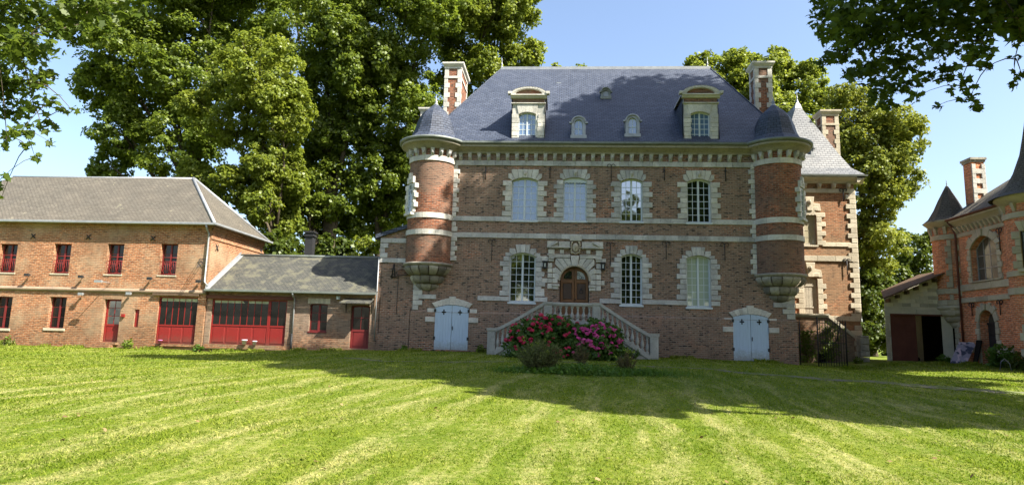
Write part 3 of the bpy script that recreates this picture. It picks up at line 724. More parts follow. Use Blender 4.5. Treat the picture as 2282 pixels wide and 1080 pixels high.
# big stone dormers
def dormer(u0, u1, uw0, uw1, vb, vw1, vw0, vf, ve, va, lab):
    D = PL((0, 32.72, 0), (1, 0, 0), (0, -1, 0)); um = (u0+u1)/2
    x0, x1 = D.of(u0, 280)[0], D.of(u1, 280)[0]; zb = D.of(um, vb)[1]; zt = D.of(um, vf)[1]; ze = D.of(um, ve)[1]; za = D.of(um, va)[1]
    h = H(D, uw0, uw1, vw1, vw0, .14)
    r = MB(); wall(r, D, x0, x1, zb, zt, [h], .2)
    for x in (x0, x1): r.poly([(x, 32.72, zb), (x, 32.72, ze), (x, yroof(ze)+.3, ze), (x, yroof(zb), zb)])
    o = r.build('dormer', 'stone', ch); o['label'] = lab
    q = MB()
    for s, sg in ((x0-.02, 1), (x1+.02, -1)): quoins(q, D, s, sg, zb, zt-.62, .4, .36, .26, .05, .01)
    surr_z = h['z1']; n = 5; a = (h['s1']-h['s0'])/2; sc = (h['s0']+h['s1'])/2
    for k in range(n):
        p, s2 = -1+2*k/n, -1+2*(k+1)/n; q.tint = jit(.1)
        q.prism(D, [(sc+p*a, zarc(h, sc+p*a)), (sc+s2*a, zarc(h, sc+s2*a)), (sc+s2*a*1.25, zt-.08), (sc+p*a*1.25, zt-.08)], 0, .05, .012)
    q.sweep(D, x0-.06, x1+.06, [(0, zt-.07), (.1, zt-.05), (.1, zt), (0, zt)])
    q.build('dormer_quoin', 'stone', o)
    f = MB(); f.box(x0+.03, x1-.03, 32.69, 33.9, zt, ze-.0); f.build('dormer_frieze', 'brick_red', o)
    e = MB(); e.sweep(D, x0-.1, x1+.1, [(-.02, ze), (.12, ze+.03), (.16, ze+.1), (.24, ze+.14), (.24, ze+.2), (-.02, ze+.22)])
    zs = ze+.2; Hh = za-zs; hw = (x1-x0)/2+.12; c = (x0+x1)/2; n = 16
    def arc(t, k): return c+hw*k*cos(t), zs+Hh*k*sin(t)+(0 if k == 1 else .0)
    for i in range(n):
        t0, t1 = pi*i/n, pi*(i+1)/n
        P0, P1, Q0, Q1 = arc(t0, 1), arc(t1, 1), arc(t0, .74), arc(t1, .74)
        e.prism(D, [P0, P1, Q1, Q0], -.05, .2, .02)
        e.poly([D.pt(P0[0], P0[1], .2), D.pt(P1[0], P1[1], .2), (P1[0], yroof(P1[1])+.2, P1[1]), (P0[0], yroof(P0[1])+.2, P0[1])])
    for sg in (-1, 1): e.pbox(D, *sorted((c+sg*hw*.93, c+sg*(hw+.13))), zs-.0, zs+.14, 0, .28, .01)
    e.build('dormer_pediment', 'stone', o)
    f = MB(); f.prism(D, [arc(pi*i/n, .76) for i in range(n+1)], -.1, .04); f.build('tympanum', 'brick_red', o)
    for sg, x in ((-1, x0-.02), (1, x1+.02)): f = MB(); f.poly([(x+sg*.03, 32.82, zb), (x+sg*.03, 32.82, ze), (x+sg*.03, yroof(ze), ze), (x+sg*.03, yroof(zb), zb)]); f.build('dormer_cheek', 'slate', o)
    window(D, h, o, 'paint', 'glass_b', 2, 5, 2, D=.14, fw=.05, mid=.08)
dormer(1141, 1213, 1155, 1194, 313, 250, 312, 230, 221, 196, 'left dormer, lit by the sun on its right side')
dormer(1524, 1600, 1538, 1582, 314, 249, 311, 229, 220, 193, 'right dormer in the shade')
def lucarne(u, v0, v1, w_, hw2, glassy=True, par=None, base=None):
    p = base if base is not None else onroof(u, v0)
    z0 = p.z; D = PL((p.x, p.y-.03, 0), (1, 0, 0), (0, -1, 0)); zt = D.of(u, v1)[1]; r = w_/2; zs = zt-r*1.0
    def prof(k, r_): return [(-r_, z0+k)]+[(-r_*cos(pi*i/12), zs+r_*sin(pi*i/12)) for i in range(13)]+[(r_, z0+k)]
    o = MB(); P = prof(0, r); Q = prof(.12, r*.55)
    for i in range(len(P)-1): o.prism(D, [P[i], P[i+1], Q[i+1], Q[i]], -.1, .03, .01)
    o.pbox(D, -r*1.15, r*1.15, z0-.05, z0+.13, -.3, .06, .01)
    for i in range(len(P)-1):
        o.poly([D.pt(P[i][0], P[i][1], 0), D.pt(P[i+1][0], P[i+1][1], 0), (p.x+P[i+1][0], yroof(P[i+1][1])+.1, P[i+1][1]), (p.x+P[i][0], yroof(P[i][1])+.1, P[i][1])])
    # hood with small ears
    n = 12; R2 = r*1.1
    for i in range(n):
        t0, t1 = pi*i/n, pi*(i+1)/n
        o.prism(D, [(R2*cos(t0), zs+R2*sin(t0)), (R2*cos(t1), zs+R2*sin(t1)), (r*.88*cos(t1), zs+r*.88*sin(t1)), (r*.88*cos(t0), zs+r*.88*sin(t0))], -.3, .1, .01)
    for sg in (-1, 1): o.pbox(D, *sorted((sg*r*.95, sg*r*1.32)), zs-.02, zs+.06, -.1, .1)
    ob = o.build('lucarne', 'zinc' if glassy else 'zinc_d', par or roof)
    g = MB(); g.prism(D, Q, -.14, -.1); g.build('pane', 'glass_b' if glassy else 'zinc', ob)
    if glassy:
        g = MB(); g.pbox(D, -.015, .015, z0+.13, zs+r*.5, -.1, -.07); g.pbox(D, -r*.5, r*.5, (z0+zs)/2+.1, (z0+zs)/2+.13, -.1, -.075)
        g.sweep(D, -r*.55, r*.55, [(-.1, z0+.12), (-.04, z0+.12), (-.04, z0+.17), (-.1, z0+.17)])
        for i in range(12):
            t0, t1 = pi*i/12, pi*(i+1)/12; g.prism(D, [(r*.56*cos(t0), zs+r*.56*sin(t0)), (r*.56*cos(t1), zs+r*.56*sin(t1)), (r*.48*cos(t1), zs+r*.48*sin(t1)), (r*.48*cos(t0), zs+r*.48*sin(t0))], -.1, -.06)
        g.build('frame', 'paint', ob)
lucarne(1289, 307, 260, .74, 0); lucarne(1409.5, 304, 256, .74, 0); lucarne(1350, 220, 196, .55, 0, False)
# wall ties
for u, v0, v1 in ((1097, 582, 533), (1360, 590, 540), (1484, 578, 538), (1614, 582, 541), (1362, 408, 366)):
    s_, z1 = CH.of(u, v1+4); z0 = CH.of(u, v0)[1]; t = MB(); sbracket(t, CH, s_, z0, z1); t.build('wall_tie', 'iron', ch)
for u, v0, v1 in ((1083, 401, 371), (1226, 398, 371), (1480, 402, 372), (1616, 404, 373)):
    s_, z1 = CH.of(u, v1); z0 = CH.of(u, v0)[1]; t = MB(); t.tube([CH.pt(s_, z0, .05), CH.pt(s_, z1, .05)], .025, 6); t.pbox(CH, s_-.04, s_+.04, (z0+z1)/2+.1, (z0+z1)/2+.2, 0, .09); t.build('wall_tie', 'iron', ch)
# ---- entrance portal
dc = (hD['s0']+hD['s1'])/2; rr = (hD['s1']-hD['s0'])/2; zt = hD['z1']; zs = zt-rr
pt = MB()
def pz(y): return 4.96+ (455-y)*.2037/43.3*1.0    # heights read off the portal close-up
def px_(x): return dc+(x-492)*.2037/43.4
def pb(x0, x1, y0, y1, d, c=.014): pt.tint = jit(.16); pt.pbox(CH, px_(x0), px_(x1), pz(y1), pz(y0), 0, d+random.uniform(-.005, .005), c)
for a0, a1 in ((198, 247), (251, 308)):
    for y0, y1 in ((485, 532), (542, 592), (600, 647), (656, 710)):
        if a0 == 251 and y0 > 650: continue
        pb(a0, a1, y0, y1, .07)
for a0, a1 in ((664, 722), (726, 778)):
    for y0, y1 in ((490, 538), (548, 600), (608, 660), (668, 722)):
        if a0 == 664 and y0 > 660: continue
        pb(a0, a1, y0, y1, .07)
pb(198, 247, 428, 480, .07); pb(726, 778, 428, 484, .07); pb(782, 818, 610, 660, .05)
pb(80, 196, 356, 408, .05); pb(70, 196, 598, 646, .05); pb(65, 165, 712, 762, .05); pb(782, 830, 372, 420, .05)
pb(250, 328, 660, 682, .14); pb(252, 318, 684, 712, .08); pb(645, 722, 666, 690, .14); pb(652, 720, 692, 724, .08)
# arch voussoirs
def av(t0, t1, r1, flat=None):
    pt.tint = jit(.16); k = 4; inn = [(dc+(rr+.06)*cos(t0+(t1-t0)*i/k), zs+(rr+.06)*sin(t0+(t1-t0)*i/k)) for i in range(k+1)]
    def o_(t):
        r_ = r1; x, z = dc+r_*cos(t), zs+r_*sin(t)
        x = max(dc-1.02, min(dc+1.02, x)); z = min(z, pz(374)); return x, z
    pt.prism(CH, inn+[o_(t1), o_(t0)], 0, .07+random.uniform(0, .01), .014)
for sg in (0, 1):
    for i in range(5):
        t0 = radians(4+i*15.4); t1 = radians(4+(i+1)*15.4-.8)
        if sg: t0, t1 = pi-t1, pi-t0
        av(t0, t1, 1.25 if i in (0, 1) else 1.5)
pb(205, 438, 345, 370, .1); pb(545, 782, 347, 372, .1)          # architrave
pb(198, 268, 372, 384, .16); pb(204, 262, 386, 410, .12); pb(716, 784, 374, 386, .16); pb(722, 780, 388, 412, .12)
pb(200, 268, 278, 328, .08); pb(328, 372, 280, 322, .06); pb(616, 662, 280, 322, .06); pb(722, 792, 282, 336, .08)
pb(188, 440, 332, 344, .11); pb(545, 790, 334, 346, .11)
pb(184, 440, 250, 262, .2); pb(560, 806, 252, 264, .2)          # cornice above frieze
for k in range(16):
    for x0 in (192, 566): xx = x0+k*15; pb(xx, xx+8, 263, 271, .15, .003)
pb(312, 436, 188, 247, .06); pb(566, 690, 190, 249, .06)
pb(436, 562, 122, 182, .12)
for sg in (-1, 1):                                              # broken raking pediment
    pt.tint = 1.; q = [(492+sg*308, 250), (492+sg*188, 188), (492+sg*188, 206), (492+sg*270, 250)]
    pt.prism(CH, [(px_(x), pz(y)) for x, y in q], 0, .19, .01)
    q = [(492+sg*306, 246), (492+sg*306, 186), (492+sg*200, 186)]; pt.prism(CH, [(px_(x), pz(y)) for x, y in q], 0, .05, .01)
    q = [(492+sg*262, 248), (492+sg*190, 210), (492+sg*190, 248)]; pt.prism(CH, [(px_(x), pz(y)) for x, y in q], 0, .05, .01)
    for k in range(4): xx = 492+sg*(200+k*17); pt.pbox(CH, *sorted((px_(xx-4), px_(xx+4))), pz(226+k*8), pz(218+k*8), .05, .1)
po = pt.build('entrance_portal', 'stone', ch)
k = MB(); k.prism(CH, [(px_(444), pz(345)), (px_(540), pz(345)), (px_(522), pz(462)), (px_(462), pz(462))], 0, .17, .02); k.build('keystone', 'stone', po)
k = MB(); n = 18
for i in range(n):
    t0, t1 = pi*i/n, pi*(i+1)/n
    k.prism(CH, [(dc+(rr-.01)*cos(t0), zs+(rr-.01)*sin(t0)), (dc+(rr-.01)*cos(t1), zs+(rr-.01)*sin(t1)), (dc+(rr+.06)*cos(t1), zs+(rr+.06)*sin(t1)), (dc+(rr+.06)*cos(t0), zs+(rr+.06)*sin(t0))], -.1, .09, .01)
k.build('arch_moulding', 'stone_warm', po)
k = MB(); c0 = CH.pt(px_(498), pz(256), .1)                       # carved crest
k.ball(c0, (.17, .09, .24), 12, 8)
for sg in (-1, 1):
    for i in range(7): a = radians(-80+i*27); k.ball((c0.x+sg*(.17+.05*cos(a)), c0.y+.01, c0.z+.26*sin(a)*1.05), (.055, .07, .06), 7, 5)
k.tube([(c0.x-.17, c0.y-.04, c0.z-.24), (c0.x, c0.y-.05, c0.z-.33), (c0.x+.17, c0.y-.04, c0.z-.24)], .035, 6)
k.ball((c0.x, c0.y-.08, c0.z+.04), (.09, .05, .12), 8, 6); k.build('crest', 'stone_warm', po)
# door leaves
for sg in (-1, 1):
    d = MB(); y0 = hD['z0']-.1; n = 8
    x0, x1 = (hD['s0']+.04, dc-.01) if sg < 0 else (dc+.01, hD['s1']-.04)
    for i in range(n):
        xa, xb = x0+(x1-x0)*i/n, x0+(x1-x0)*(i+1)/n
        d.prism(CH, [(xa, y0), (xb, y0), (xb, zarc(hD, xb)-.03), (xa, zarc(hD, xa)-.03)], -.34, -.28)
    zr = zs-.02
    d.pbox(CH, x0, x1, zr-.06, zr+.06, -.28, -.24, .01)
    for xa, xb in ((x0, x0+.1), (x1-.1, x1)): d.pbox(CH, xa, xb, y0, zr+.05, -.28, -.235, .01)
    d.pbox(CH, x0+.1, x1-.1, y0, y0+.22, -.28, -.24, .01); d.pbox(CH, x0+.1, x1-.1, y0+1.0, y0+1.12, -.28, -.24, .01)
    o = d.build('front_door', 'oak', ch)
    p = MB(); p.pbox(CH, x0+.13, x1-.13, y0+1.15, zr-.09, -.28, -.262, .02); p.build('door_panel', 'oakd', o)
    p = MB(); xm = (x0+x1)/2
    q = []
    for i in range(7):
        t = radians(0+i*15); xx = dc+sg*.13+sg*(rr-.32)*(1-cos(t)) if False else dc+sg*(.14+(rr-.34)*cos(t)); q.append((xx, zs+.12+(rr-.34)*sin(t)))
    q.append((dc+sg*.14, zs+.12)); p.prism(CH, q, -.28, -.262); po2 = p.build('fanlight', 'glass' if sg < 0 else 'glass_w', o)
    p = MB()
    for (a, b, r_) in ((.3, .2, .07), (.2, .36, .06), (.42, .17, .05)):
        cc = (dc+sg*a, zs+.02+b); p.tube([CH.pt(cc[0]+r_*cos(t), cc[1]+r_*sin(t), -.25) for t in [i*pi/5 for i in range(11)]], .012, 5, False)
    p.build('fanlight_scroll', 'iron', o)
    if sg > 0:
        p = MB(); cc = CH.pt(xm, y0+1.55, -.24); p.tube([(cc.x+.09*cos(t), cc.y-.02, cc.z+.09*sin(t)) for t in [i*pi/6 for i in range(13)]], .016, 6, False); p.ball((cc.x, cc.y-.01, cc.z+.13), (.04, .03, .05), 8, 5)
        p.ball((x0+.06, cc.y-.04, y0+1.15), .035, 8, 5); p.build('knocker', 'iron', o)
# wall lanterns
for u, v in ((1214.5, 591), (1343.5, 594)):
    s_, z = CH.of(u, v); l = MB(); l.pbox(CH, s_-.1, s_+.1, z-.18, z+.2, 0, .16, .02); l.pbox(CH, s_-.13, s_+.13, z+.16, z+.22, 0, .19, .01)
    lo_ = l.build('wall_lantern', 'iron', ch); l = MB(); l.pbox(CH, s_-.035, s_+.035, z-.09, z+.1, .155, .17); l.build('lantern_glass', 'glass_w', lo_)

# ---- right wing, set back
WG = PL((0, 39.2, 0), (1, 0, 0), (0, -1, 0)); wx0, wx1 = 12.4, 17.65
wh = [H(WG, 1790, 1819, 470, 546, .0), H(WG, 1791, 1822, 617, 699, .25)]
mb = MB(); wall(mb, WG, 11.7, wx1, -1, 11.1, wh, .2)
wall(mb, PL((wx1, 39.2, 0), (0, 1, 0), (1, 0, 0)), 0, 9, -1, 11.1, []); wall(mb, PL((0, 48.2, 0), (1, 0, 0), (0, 1, 0)), 11.7, wx1, -1, 11.1, [])
wg = mb.build('wing_wall', 'brick_wing', ch)
q = MB(); quoins(q, WG, wx1+.04, -1, 2.9, 10.6, .55, .34, .3, .07); q.build('quoin', 'stone_warm', wg); q = MB(); quoins(q, PL((wx1, 39.2, 0), (0, 1, 0), (1, 0, 0)), -.05, 1, 2.9, 10.6, .34, .55, .3, .07); q.build('quoin', 'stone_warm', wg); q = MB()
quoins(q, WG, wx1+.04, -1, -.5, 2.5, .6, .4, .3, .09); q.build('quoin', 'stone_warm', wg)
for v0, v1, dd in ((421, 430, .08), (540, 549, .06), (570, 582, .08), (703, 714, .08)):
    z1_, z0_ = WG.of(1840, v0)[1], WG.of(1840, v1)[1]; band_parts(wg, 'stone_warm', 'string_course', WG, 11.8, wx1-(.35 if v0 in (540,) else 0), z0_, z1_, dd, skip=[(wh[0]['s0']-.3, wh[0]['s1']+.3)] if v0 == 540 else ())
WPROF = [(0, 10.95), (.14, 10.97), (.2, 11.05), (.42, 11.2), (.5, 11.22), (.5, 11.3), (0, 11.32)]
c = MB(); c.sweep(WG, 12.2, wx1+.5, WPROF); c.sweep(PL((wx1, 39.2, 0), (0, 1, 0), (1, 0, 0)), -.5, 9, WPROF)
zf = WG.of(1840, 421)[1]
c.build('cornice', 'stone_warm', wg)
for i in range(5):
    xx = 13.9+i*.85; m = MB(); m.hexa([Vector(p) for p in ((xx-.09, 39.08, zf), (xx+.09, 39.08, zf), (xx+.11, 38.92, 10.95), (xx-.11, 38.92, 10.95))], [Vector(p) for p in ((xx-.09, 39.2, zf), (xx+.09, 39.2, zf), (xx+.11, 39.2, 10.95), (xx-.11, 39.2, 10.95))]); m.ball((xx, 39.0, (zf+10.95)/2), (.09, .09, .14), 8, 6); m.build('modillion', 'stone_warm', wg)
# window with stones
for i, h in enumerate(wh):
    s = MB()
    for sg, e in ((-1, h['s0']), (1, h['s1'])): quoins(s, WG, e, sg, h['z0'], h['z1']-.1, .52, .3, .3, .07, start=i)
    a = (h['s1']-h['s0'])/2; sc = (h['s0']+h['s1'])/2
    s.pbox(WG, h['s0']-.12, h['s1']+.12, h['z1']+.02, h['z1']+.24, 0, .1, .02)
    for sg in (-1, 1): s.tint = jit(); s.prism(WG, [(sc+sg*.2, h['z1']+.0), (sc+sg*.25, h['z1']+.5), (sc+sg*(a+.25), h['z1']+.42), (sc+sg*(a+.3), h['z1']+.0)], 0, .06, .015)
    s.prism(WG, [(sc-.15, h['z1']+.0), (sc+.15, h['z1']+.0), (sc+.27, h['z1']+.85), (sc-.27, h['z1']+.85)], 0, .17, .02)
    so = s.build('window_surround', 'stone_warm', wg)
    f = MB(); face_mask(f, WG.pt(sc, h['z1']+.5, .2), .15); f.build('mask', 'stone_warm', so)
window(WG, wh[0], wg, 'wood', 'glass_c', 2, 5, 1, D=.12, fw=.12, sill='stone_warm')
s = MB(); h = wh[0]
for k in range(8):
    xa, xb = h['s0']+(h['s1']-h['s0'])*k/8, h['s0']+(h['s1']-h['s0'])*(k+1)/8; sc = (h['s0']+h['s1'])/2; A = lambda x: h['z1']+.1-.25*((x-sc)/.4)**2
    s.prism(WG, [(xa, h['z1']-.28+.05*(k % 2)), (xb, h['z1']-.28+.05*((k+1) % 2)), (xb, A(xb)), (xa, A(xa))], -.02, .1, 0, True)
s.build('valance', 'stone_warm', wg)
s = MB(); h = wh[1]; n = 5
for k in range(n):
    xa, xb = h['s0']+(h['s1']-h['s0'])*k/n+.004, h['s0']+(h['s1']-h['s0'])*(k+1)/n-.004; s.prism(WG, [(xa, h['z0']), (xb, h['z0']), (xb, zarc(h, xb)), (xa, zarc(h, xa))], -.12, -.08, .006)
for zz in (h['z0']+.35, h['z1']-.55): s.pbox(WG, h['s0'], h['s1'], zz, zz+.07, -.085, -.05, .005)
s.build('plank_shutter', 'wood', wg)
for u, v0, v1 in ((1877, 450, 424), (1885, 612, 580)):
    s_, z1 = WG.of(u, v1); z0 = WG.of(u, v0)[1]; t = MB(); sbracket(t, WG, s_, z0, z1, .12, .028); t.build('wall_tie', 'iron', wg)
rw = hiproof([(12.6, 18.2, 38.62, 48.8, 11.36), (13.2, 17.6, 39.25, 48.2, 11.98), (13.7, 17.15, 39.8, 47.6, 13.0), (15.56, 15.6, 42.0, 45.8, 17.1)], 'wing_roof', 'slate_l', ch)
t = MB(); t.lathe(15.58, 42, [(.34, 16.6), (.22, 16.95), (.0, 17.3)], 4, pi/4, 2*pi+pi/4, False); t.build('ridge_capping', 'zinc', rw)
finial(15.58, 42, 17.15, rw, .8); finial(15.58, 45.8, 17.0, rw, .8)
g = MB(); g.sweep(WG, 12.2, wx1+.6, [(.5, 11.3), (.6, 11.31), (.62, 11.4), (.5, 11.4)]); g.build('gutter', 'zinc_d', rw)
_y = yroof
def yroof(z): return 39.8+(z-13.0)*(2.2/4.1)-.15
lucarne(1799, 352, 318, .75, 0, True, rw, at(1799, 350, y=39.75))
yroof = _y
a = at(1834, 300, y=41).x; b = at(1869, 300, y=41).x
chimney(a, b, 41, 42, 11, at(1850, 246, y=41).z, ch, .14, 'stone_warm')
# ---- left wing, barely seen past the turret
mb = MB(); LW = PL((0, 40.3, 0), (1, 0, 0), (0, -1, 0)); wall(mb, LW, -9.2, -7.4, -1, 11.2, []); wall(mb, PL((-9.2, 40.3, 0), (0, 1, 0), (-1, 0, 0)), 0, 8, -1, 11.2, [])
lw = mb.build('wing_wall', 'brick', ch)
c = MB(); c.sweep(LW, -9.65, -7.4, WPROF); c.sweep(PL((-9.2, 40.3, 0), (0, 1, 0), (-1, 0, 0)), -.5, 8, WPROF); c.build('cornice', 'stone', lw)
q = MB(); quoins(q, LW, -9.23, 1, 2, 10.8, .5, .3, .28, .06); q.build('wing_quoin', 'stone', lw)
hiproof([(-9.75, -4.2, 39.75, 48.8, 11.36), (-9.2, -4.8, 40.3, 48.2, 11.95), (-6.9, -6.85, 42.8, 45.8, 16.6)], 'wing_roof', 'slate', ch)
a = at(936, 300, y=41.6).x; b = at(965, 300, y=41.6).x
chimney(a, b, 41.6, 42.8, 9, at(950, 241, y=41.6).z, ch, .14)

# ================================================================== ENTRANCE STAIR
ST = PL((0, 31.2, 0), (1, 0, 0), (0, -1, 0))
st = thing('entrance_staircase', 'double stone staircase with baluster railings rising to the front door', 'staircase', (.9, 31.9, .35))
def S(u, v): return ST.of(u, v)
xl0, xl1 = S(1212, 700)[0], S(1230, 700)[0]; xr0, xr1 = S(1320, 700)[0], S(1338, 700)[0]
zT = S(1221, 673)[1]; zB = S(1270, 715)[1]; 
bl = [S(1086, 760)[0], S(1104, 760)[0]]; br = [S(1448, 770)[0], S(1467, 770)[0]]
zl, zr_ = S(1095, 731)[1], S(1457, 744)[1]
m = MB(); m.box(xl0, xr1, 31.22, 33, -.6, zB-.12); m.build('landing_wall', 'stair', st)
m = MB(); m.box(xl0-.05, xr1+.05, 31.1, 33, zB-.14, zB+.02); m.build('landing_slab', 'stair', st)
def newel(x0, x1, z0, z1, dep=.42):
    n_ = MB(); y0 = 31.2-dep/2+.1; y1 = y0+dep
    n_.box(x0, x1, y0, y1, z0, z1-.12)
    n_.pbox(PL((0, y0, 0), (1, 0, 0), (0, -1, 0)), x0+.05, x1-.05, z0+.1 if z0 > 1 else z0+.85, z1-.2, 0, .015, .01)
    n_.box(x0-.04, x1+.04, y0-.04, y1+.04, z1-.12, z1)
    if z0 < 1: n_.box(x0-.03, x1+.03, y0-.03, y1+.03, z0, z0+.75)
    n_.build('newel_post', 'stair', st)
newel(xl0, xl1, zB, zT+.02); newel(xr0, xr1, zB, zT+.02); newel(bl[0], bl[1], -.4, zl+.02); newel(br[0], br[1], -.4, zr_+.02)
r = MB(); r.sweep(ST, xl1, xr0, [(-.14, zT-.16), (.12, zT-.16), (.14, zT-.1), (.14, zT-.03), (.1, zT), (-.14, zT), (-.14, zT-.16)]); r.build('handrail', 'stair', st)
def slope(name, xa, za, xb, zb, h_, w0, w1, curl=True):
    r = MB(); n = 14
    for i in range(n):
        t0, t1 = i/n, (i+1)/n
        def zz(t):
            z = za+(zb-za)*t
            if curl: z -= .10*sin(pi*min(1, t))*abs(t)*.6
            return z
        X0_, X1_ = xa+(xb-xa)*t0, xa+(xb-xa)*t1
        A = [ST.pt(X0_, zz(t0)-h_, w1), ST.pt(X1_, zz(t1)-h_, w1), ST.pt(X1_, zz(t1), w1), ST.pt(X0_, zz(t0), w1)]
        B = [ST.pt(X0_, zz(t0)-h_, w0), ST.pt(X1_, zz(t1)-h_, w0), ST.pt(X1_, zz(t1), w0), ST.pt(X0_, zz(t0), w0)]
        r.hexa(A, B)
    return r.build(name, 'stair', st)
slope('handrail', xl0, zT, bl[1], zl, .17, -.13, .14); slope('handrail', xr1, zT, br[0], zr_, .17, -.13, .14)
# stringers under the balusters and steps behind
for (xa, xb, ze_) in ((xl0, bl[1], S(1104, 778)[1]), (xr1, br[0], S(1447, 790)[1])):
    slope('stringer', xa, zB+.03, xb, ze_, .26, -.15, .12, False)
    m = MB(); n = 10
    for i in range(n):
        x0 = xa+(xb-xa)*i/n; x1 = xa+(xb-xa)*(i+1)/n; z = zB+(.38-zB)*(i+.5)/n
        m.box(min(x0, x1), max(x0, x1), 31.34+.002*i, 33, -.5, z-.1)
    m.build('steps', 'stair', st)
    m = MB(); m.poly([ST.pt(xa, zB-.2, .05), ST.pt(xb, ze_-.2, .05), ST.pt(xb, -.5, .05), ST.pt(xa, -.5, .05)]); m.build('flight_wall', 'stair', st)
def baluster():
    b = MB(); P = [(.075, 0), (.075, .05), (.045, .07), (.06, .1), (.088, .16), (.09, .24), (.07, .34), (.045, .43), (.038, .52), (.055, .56), (.04, .6), (.06, .65), (.07, .68), (.07, .74)]
    b.lathe(0, 0, P, 12); b.box(-.08, .08, -.08, .08, -.04, .02); b.box(-.075, .075, -.075, .075, .72, .78); o = b.build('baluster', 'stair', None); return o
b0 = baluster(); b0.parent = st; bf = [True]
def put_b(x, z, s=1.):
    o = b0 if bf[0] else dup(b0, st); bf[0] = False; o.location = Vector((x, 31.2, z))-st.location; o.scale = (1, 1, s)
for k in range(7): put_b(xl1+(xr0-xl1)*(k+.5)/7, zB+.04, (zT-.16-zB-.04)/.77)
for (xa, xb, za0, zb0, za1, zb1) in ((xl0, bl[1], zB+.03, S(1104, 778)[1], zT-.17, zl-.17), (xr1, br[0], zB+.03, S(1447, 790)[1], zT-.17, zr_-.17)):
    for k in range(10):
        t = (k+.5)/10; z0 = za0+(zb0-za0)*t; z1 = za1+(zb1-za1)*t-.1*sin(pi*t)*t*.6; put_b(xa+(xb-xa)*t, z0, (z1-z0+.03)/.77)
# ================================================================== LEFT TWO-STOREY OUTBUILDING
OB = PL((0, 33, 0), (1, 0, 0), (0, -1, 0)); xR, xL = -18.68, -36.6
ob = thing('brick_outbuilding', 'long two-storey orange brick outbuilding with hipped lichen-grey roof and red windows', 'building', (-27.5, 36, .1))
ou = [H(OB, a, b, 543, c_, .0, depth=.3) for a, b, c_ in ((-2, 36, 607), (118, 156, 609), (237, 274, 611), (356, 394, 613))]
ou += [H(OB, -122, -84, 541, 604, .0, depth=.3)]
ol = [H(OB, -16, 24, 660, 731, .0, depth=.28), H(OB, 108, 145, 661, 731, .02, depth=.3)]
od = [H(OB, 228, 266, 666, 762, .02, depth=.25)]; osl = [H(OB, 298.5, 309, 689, 728, 0, depth=.12)]
obay = [H(OB, 349, 437, 661, 766, 0, depth=.14)]
mb = MB(); wall(mb, OB, xL, xR, -1, 6.78, ou+ol+od+osl+obay, .3)
SD = PL((xR, 33, 0), (0, 1, 0), (1, 0, 0)); wall(mb, SD, 0, 6.15, -1, 6.78, [])
wall(mb, PL((0, 39.15, 0), (1, 0, 0), (0, 1, 0)), xL, xR, -1, 6.78, []); wall(mb, PL((xL, 33, 0), (0, 1, 0), (-1, 0, 0)), 0, 6.15, -1, 6.78, [])
mb.build('brick_wall', 'brick_org', ob)
b = MB(); zc1 = OB.of(230, 647)[1]
b.sweep(OB, xL, xR+.02, [(0, zc1-.1), (.05, zc1-.1), (.11, zc1-.02), (.11, zc1+.04), (.03, zc1+.12), (0, zc1+.14)]); b.build('string_course', 'ledge', ob)
b = MB(); b.sweep(OB, xL, xR+.05, [(0, 6.5), (.05, 6.52), (.05, 6.62), (.1, 6.64), (.1, 6.78), (0, 6.78)]); b.sweep(SD, -.05, 6.15, [(0, 6.5), (.05, 6.52), (.05, 6.62), (.1, 6.64), (.1, 6.78), (0, 6.78)])
b.sweep(SD, -.02, 6.15, [(0, 6.02), (.05, 6.04), (.05, 6.12), (0, 6.14)]); b.build('brick_eaves', 'brick_org', ob)
orf = hiproof([(xL-.25, xR+.28, 32.68, 39.4, 6.8), (xL+3.3, -21.85, 35.95, 36.1, 10.08)], 'roof', 'slate_old', ob)
t = MB(); t.tube([(xL+3.3, 36.02, 10.08), (-21.85, 36.02, 10.08)], .08, 6); t.build('ridge_capping', 'zinc', orf)
for p0, p1 in (((xR+.28, 32.68, 6.82), (-21.85, 35.97, 10.1)), ((xR+.28, 39.4, 6.82), (-21.85, 36.08, 10.1))):
    t = MB(); t.tube([p0, p1], .1, 5); t.build('hip_capping', 'zinc', orf)
for u, v in ((62, 418), (215, 420), (370, 420)):
    p = at(u, v, y=35.55); t = MB(); t.hexa([p+Vector((-.12, -.1, -.12)), p+Vector((.12, -.1, -.12)), p+Vector((.1, .0, .06)), p+Vector((-.1, 0, .06))], [p+Vector((-.16, .35, -.0)), p+Vector((.16, .35, -.0)), p+Vector((.1, .35, .08)), p+Vector((-.1, .35, .08))]); t.build('roof_vent', 'zinc', orf)
g = MB(); GP = [(.28, 6.74), (.38, 6.72), (.44, 6.76), (.44, 6.86), (.34, 6.88)]
g.sweep(OB, xL-.2, xR+.4, GP); g.sweep(SD, -.4, 6.5, GP); g.build('gutter', 'zinc', ob)
t = MB(); t.tube([(xR-.15, 32.62, 6.74), (xR-.15, 32.75, 6.5), (xR-.12, 32.93, 6.3), (xR-.12, 32.93, 3.72), (xR+.1, 32.9, 3.5)], .05, 8); t.build('downpipe', 'zinc', ob)
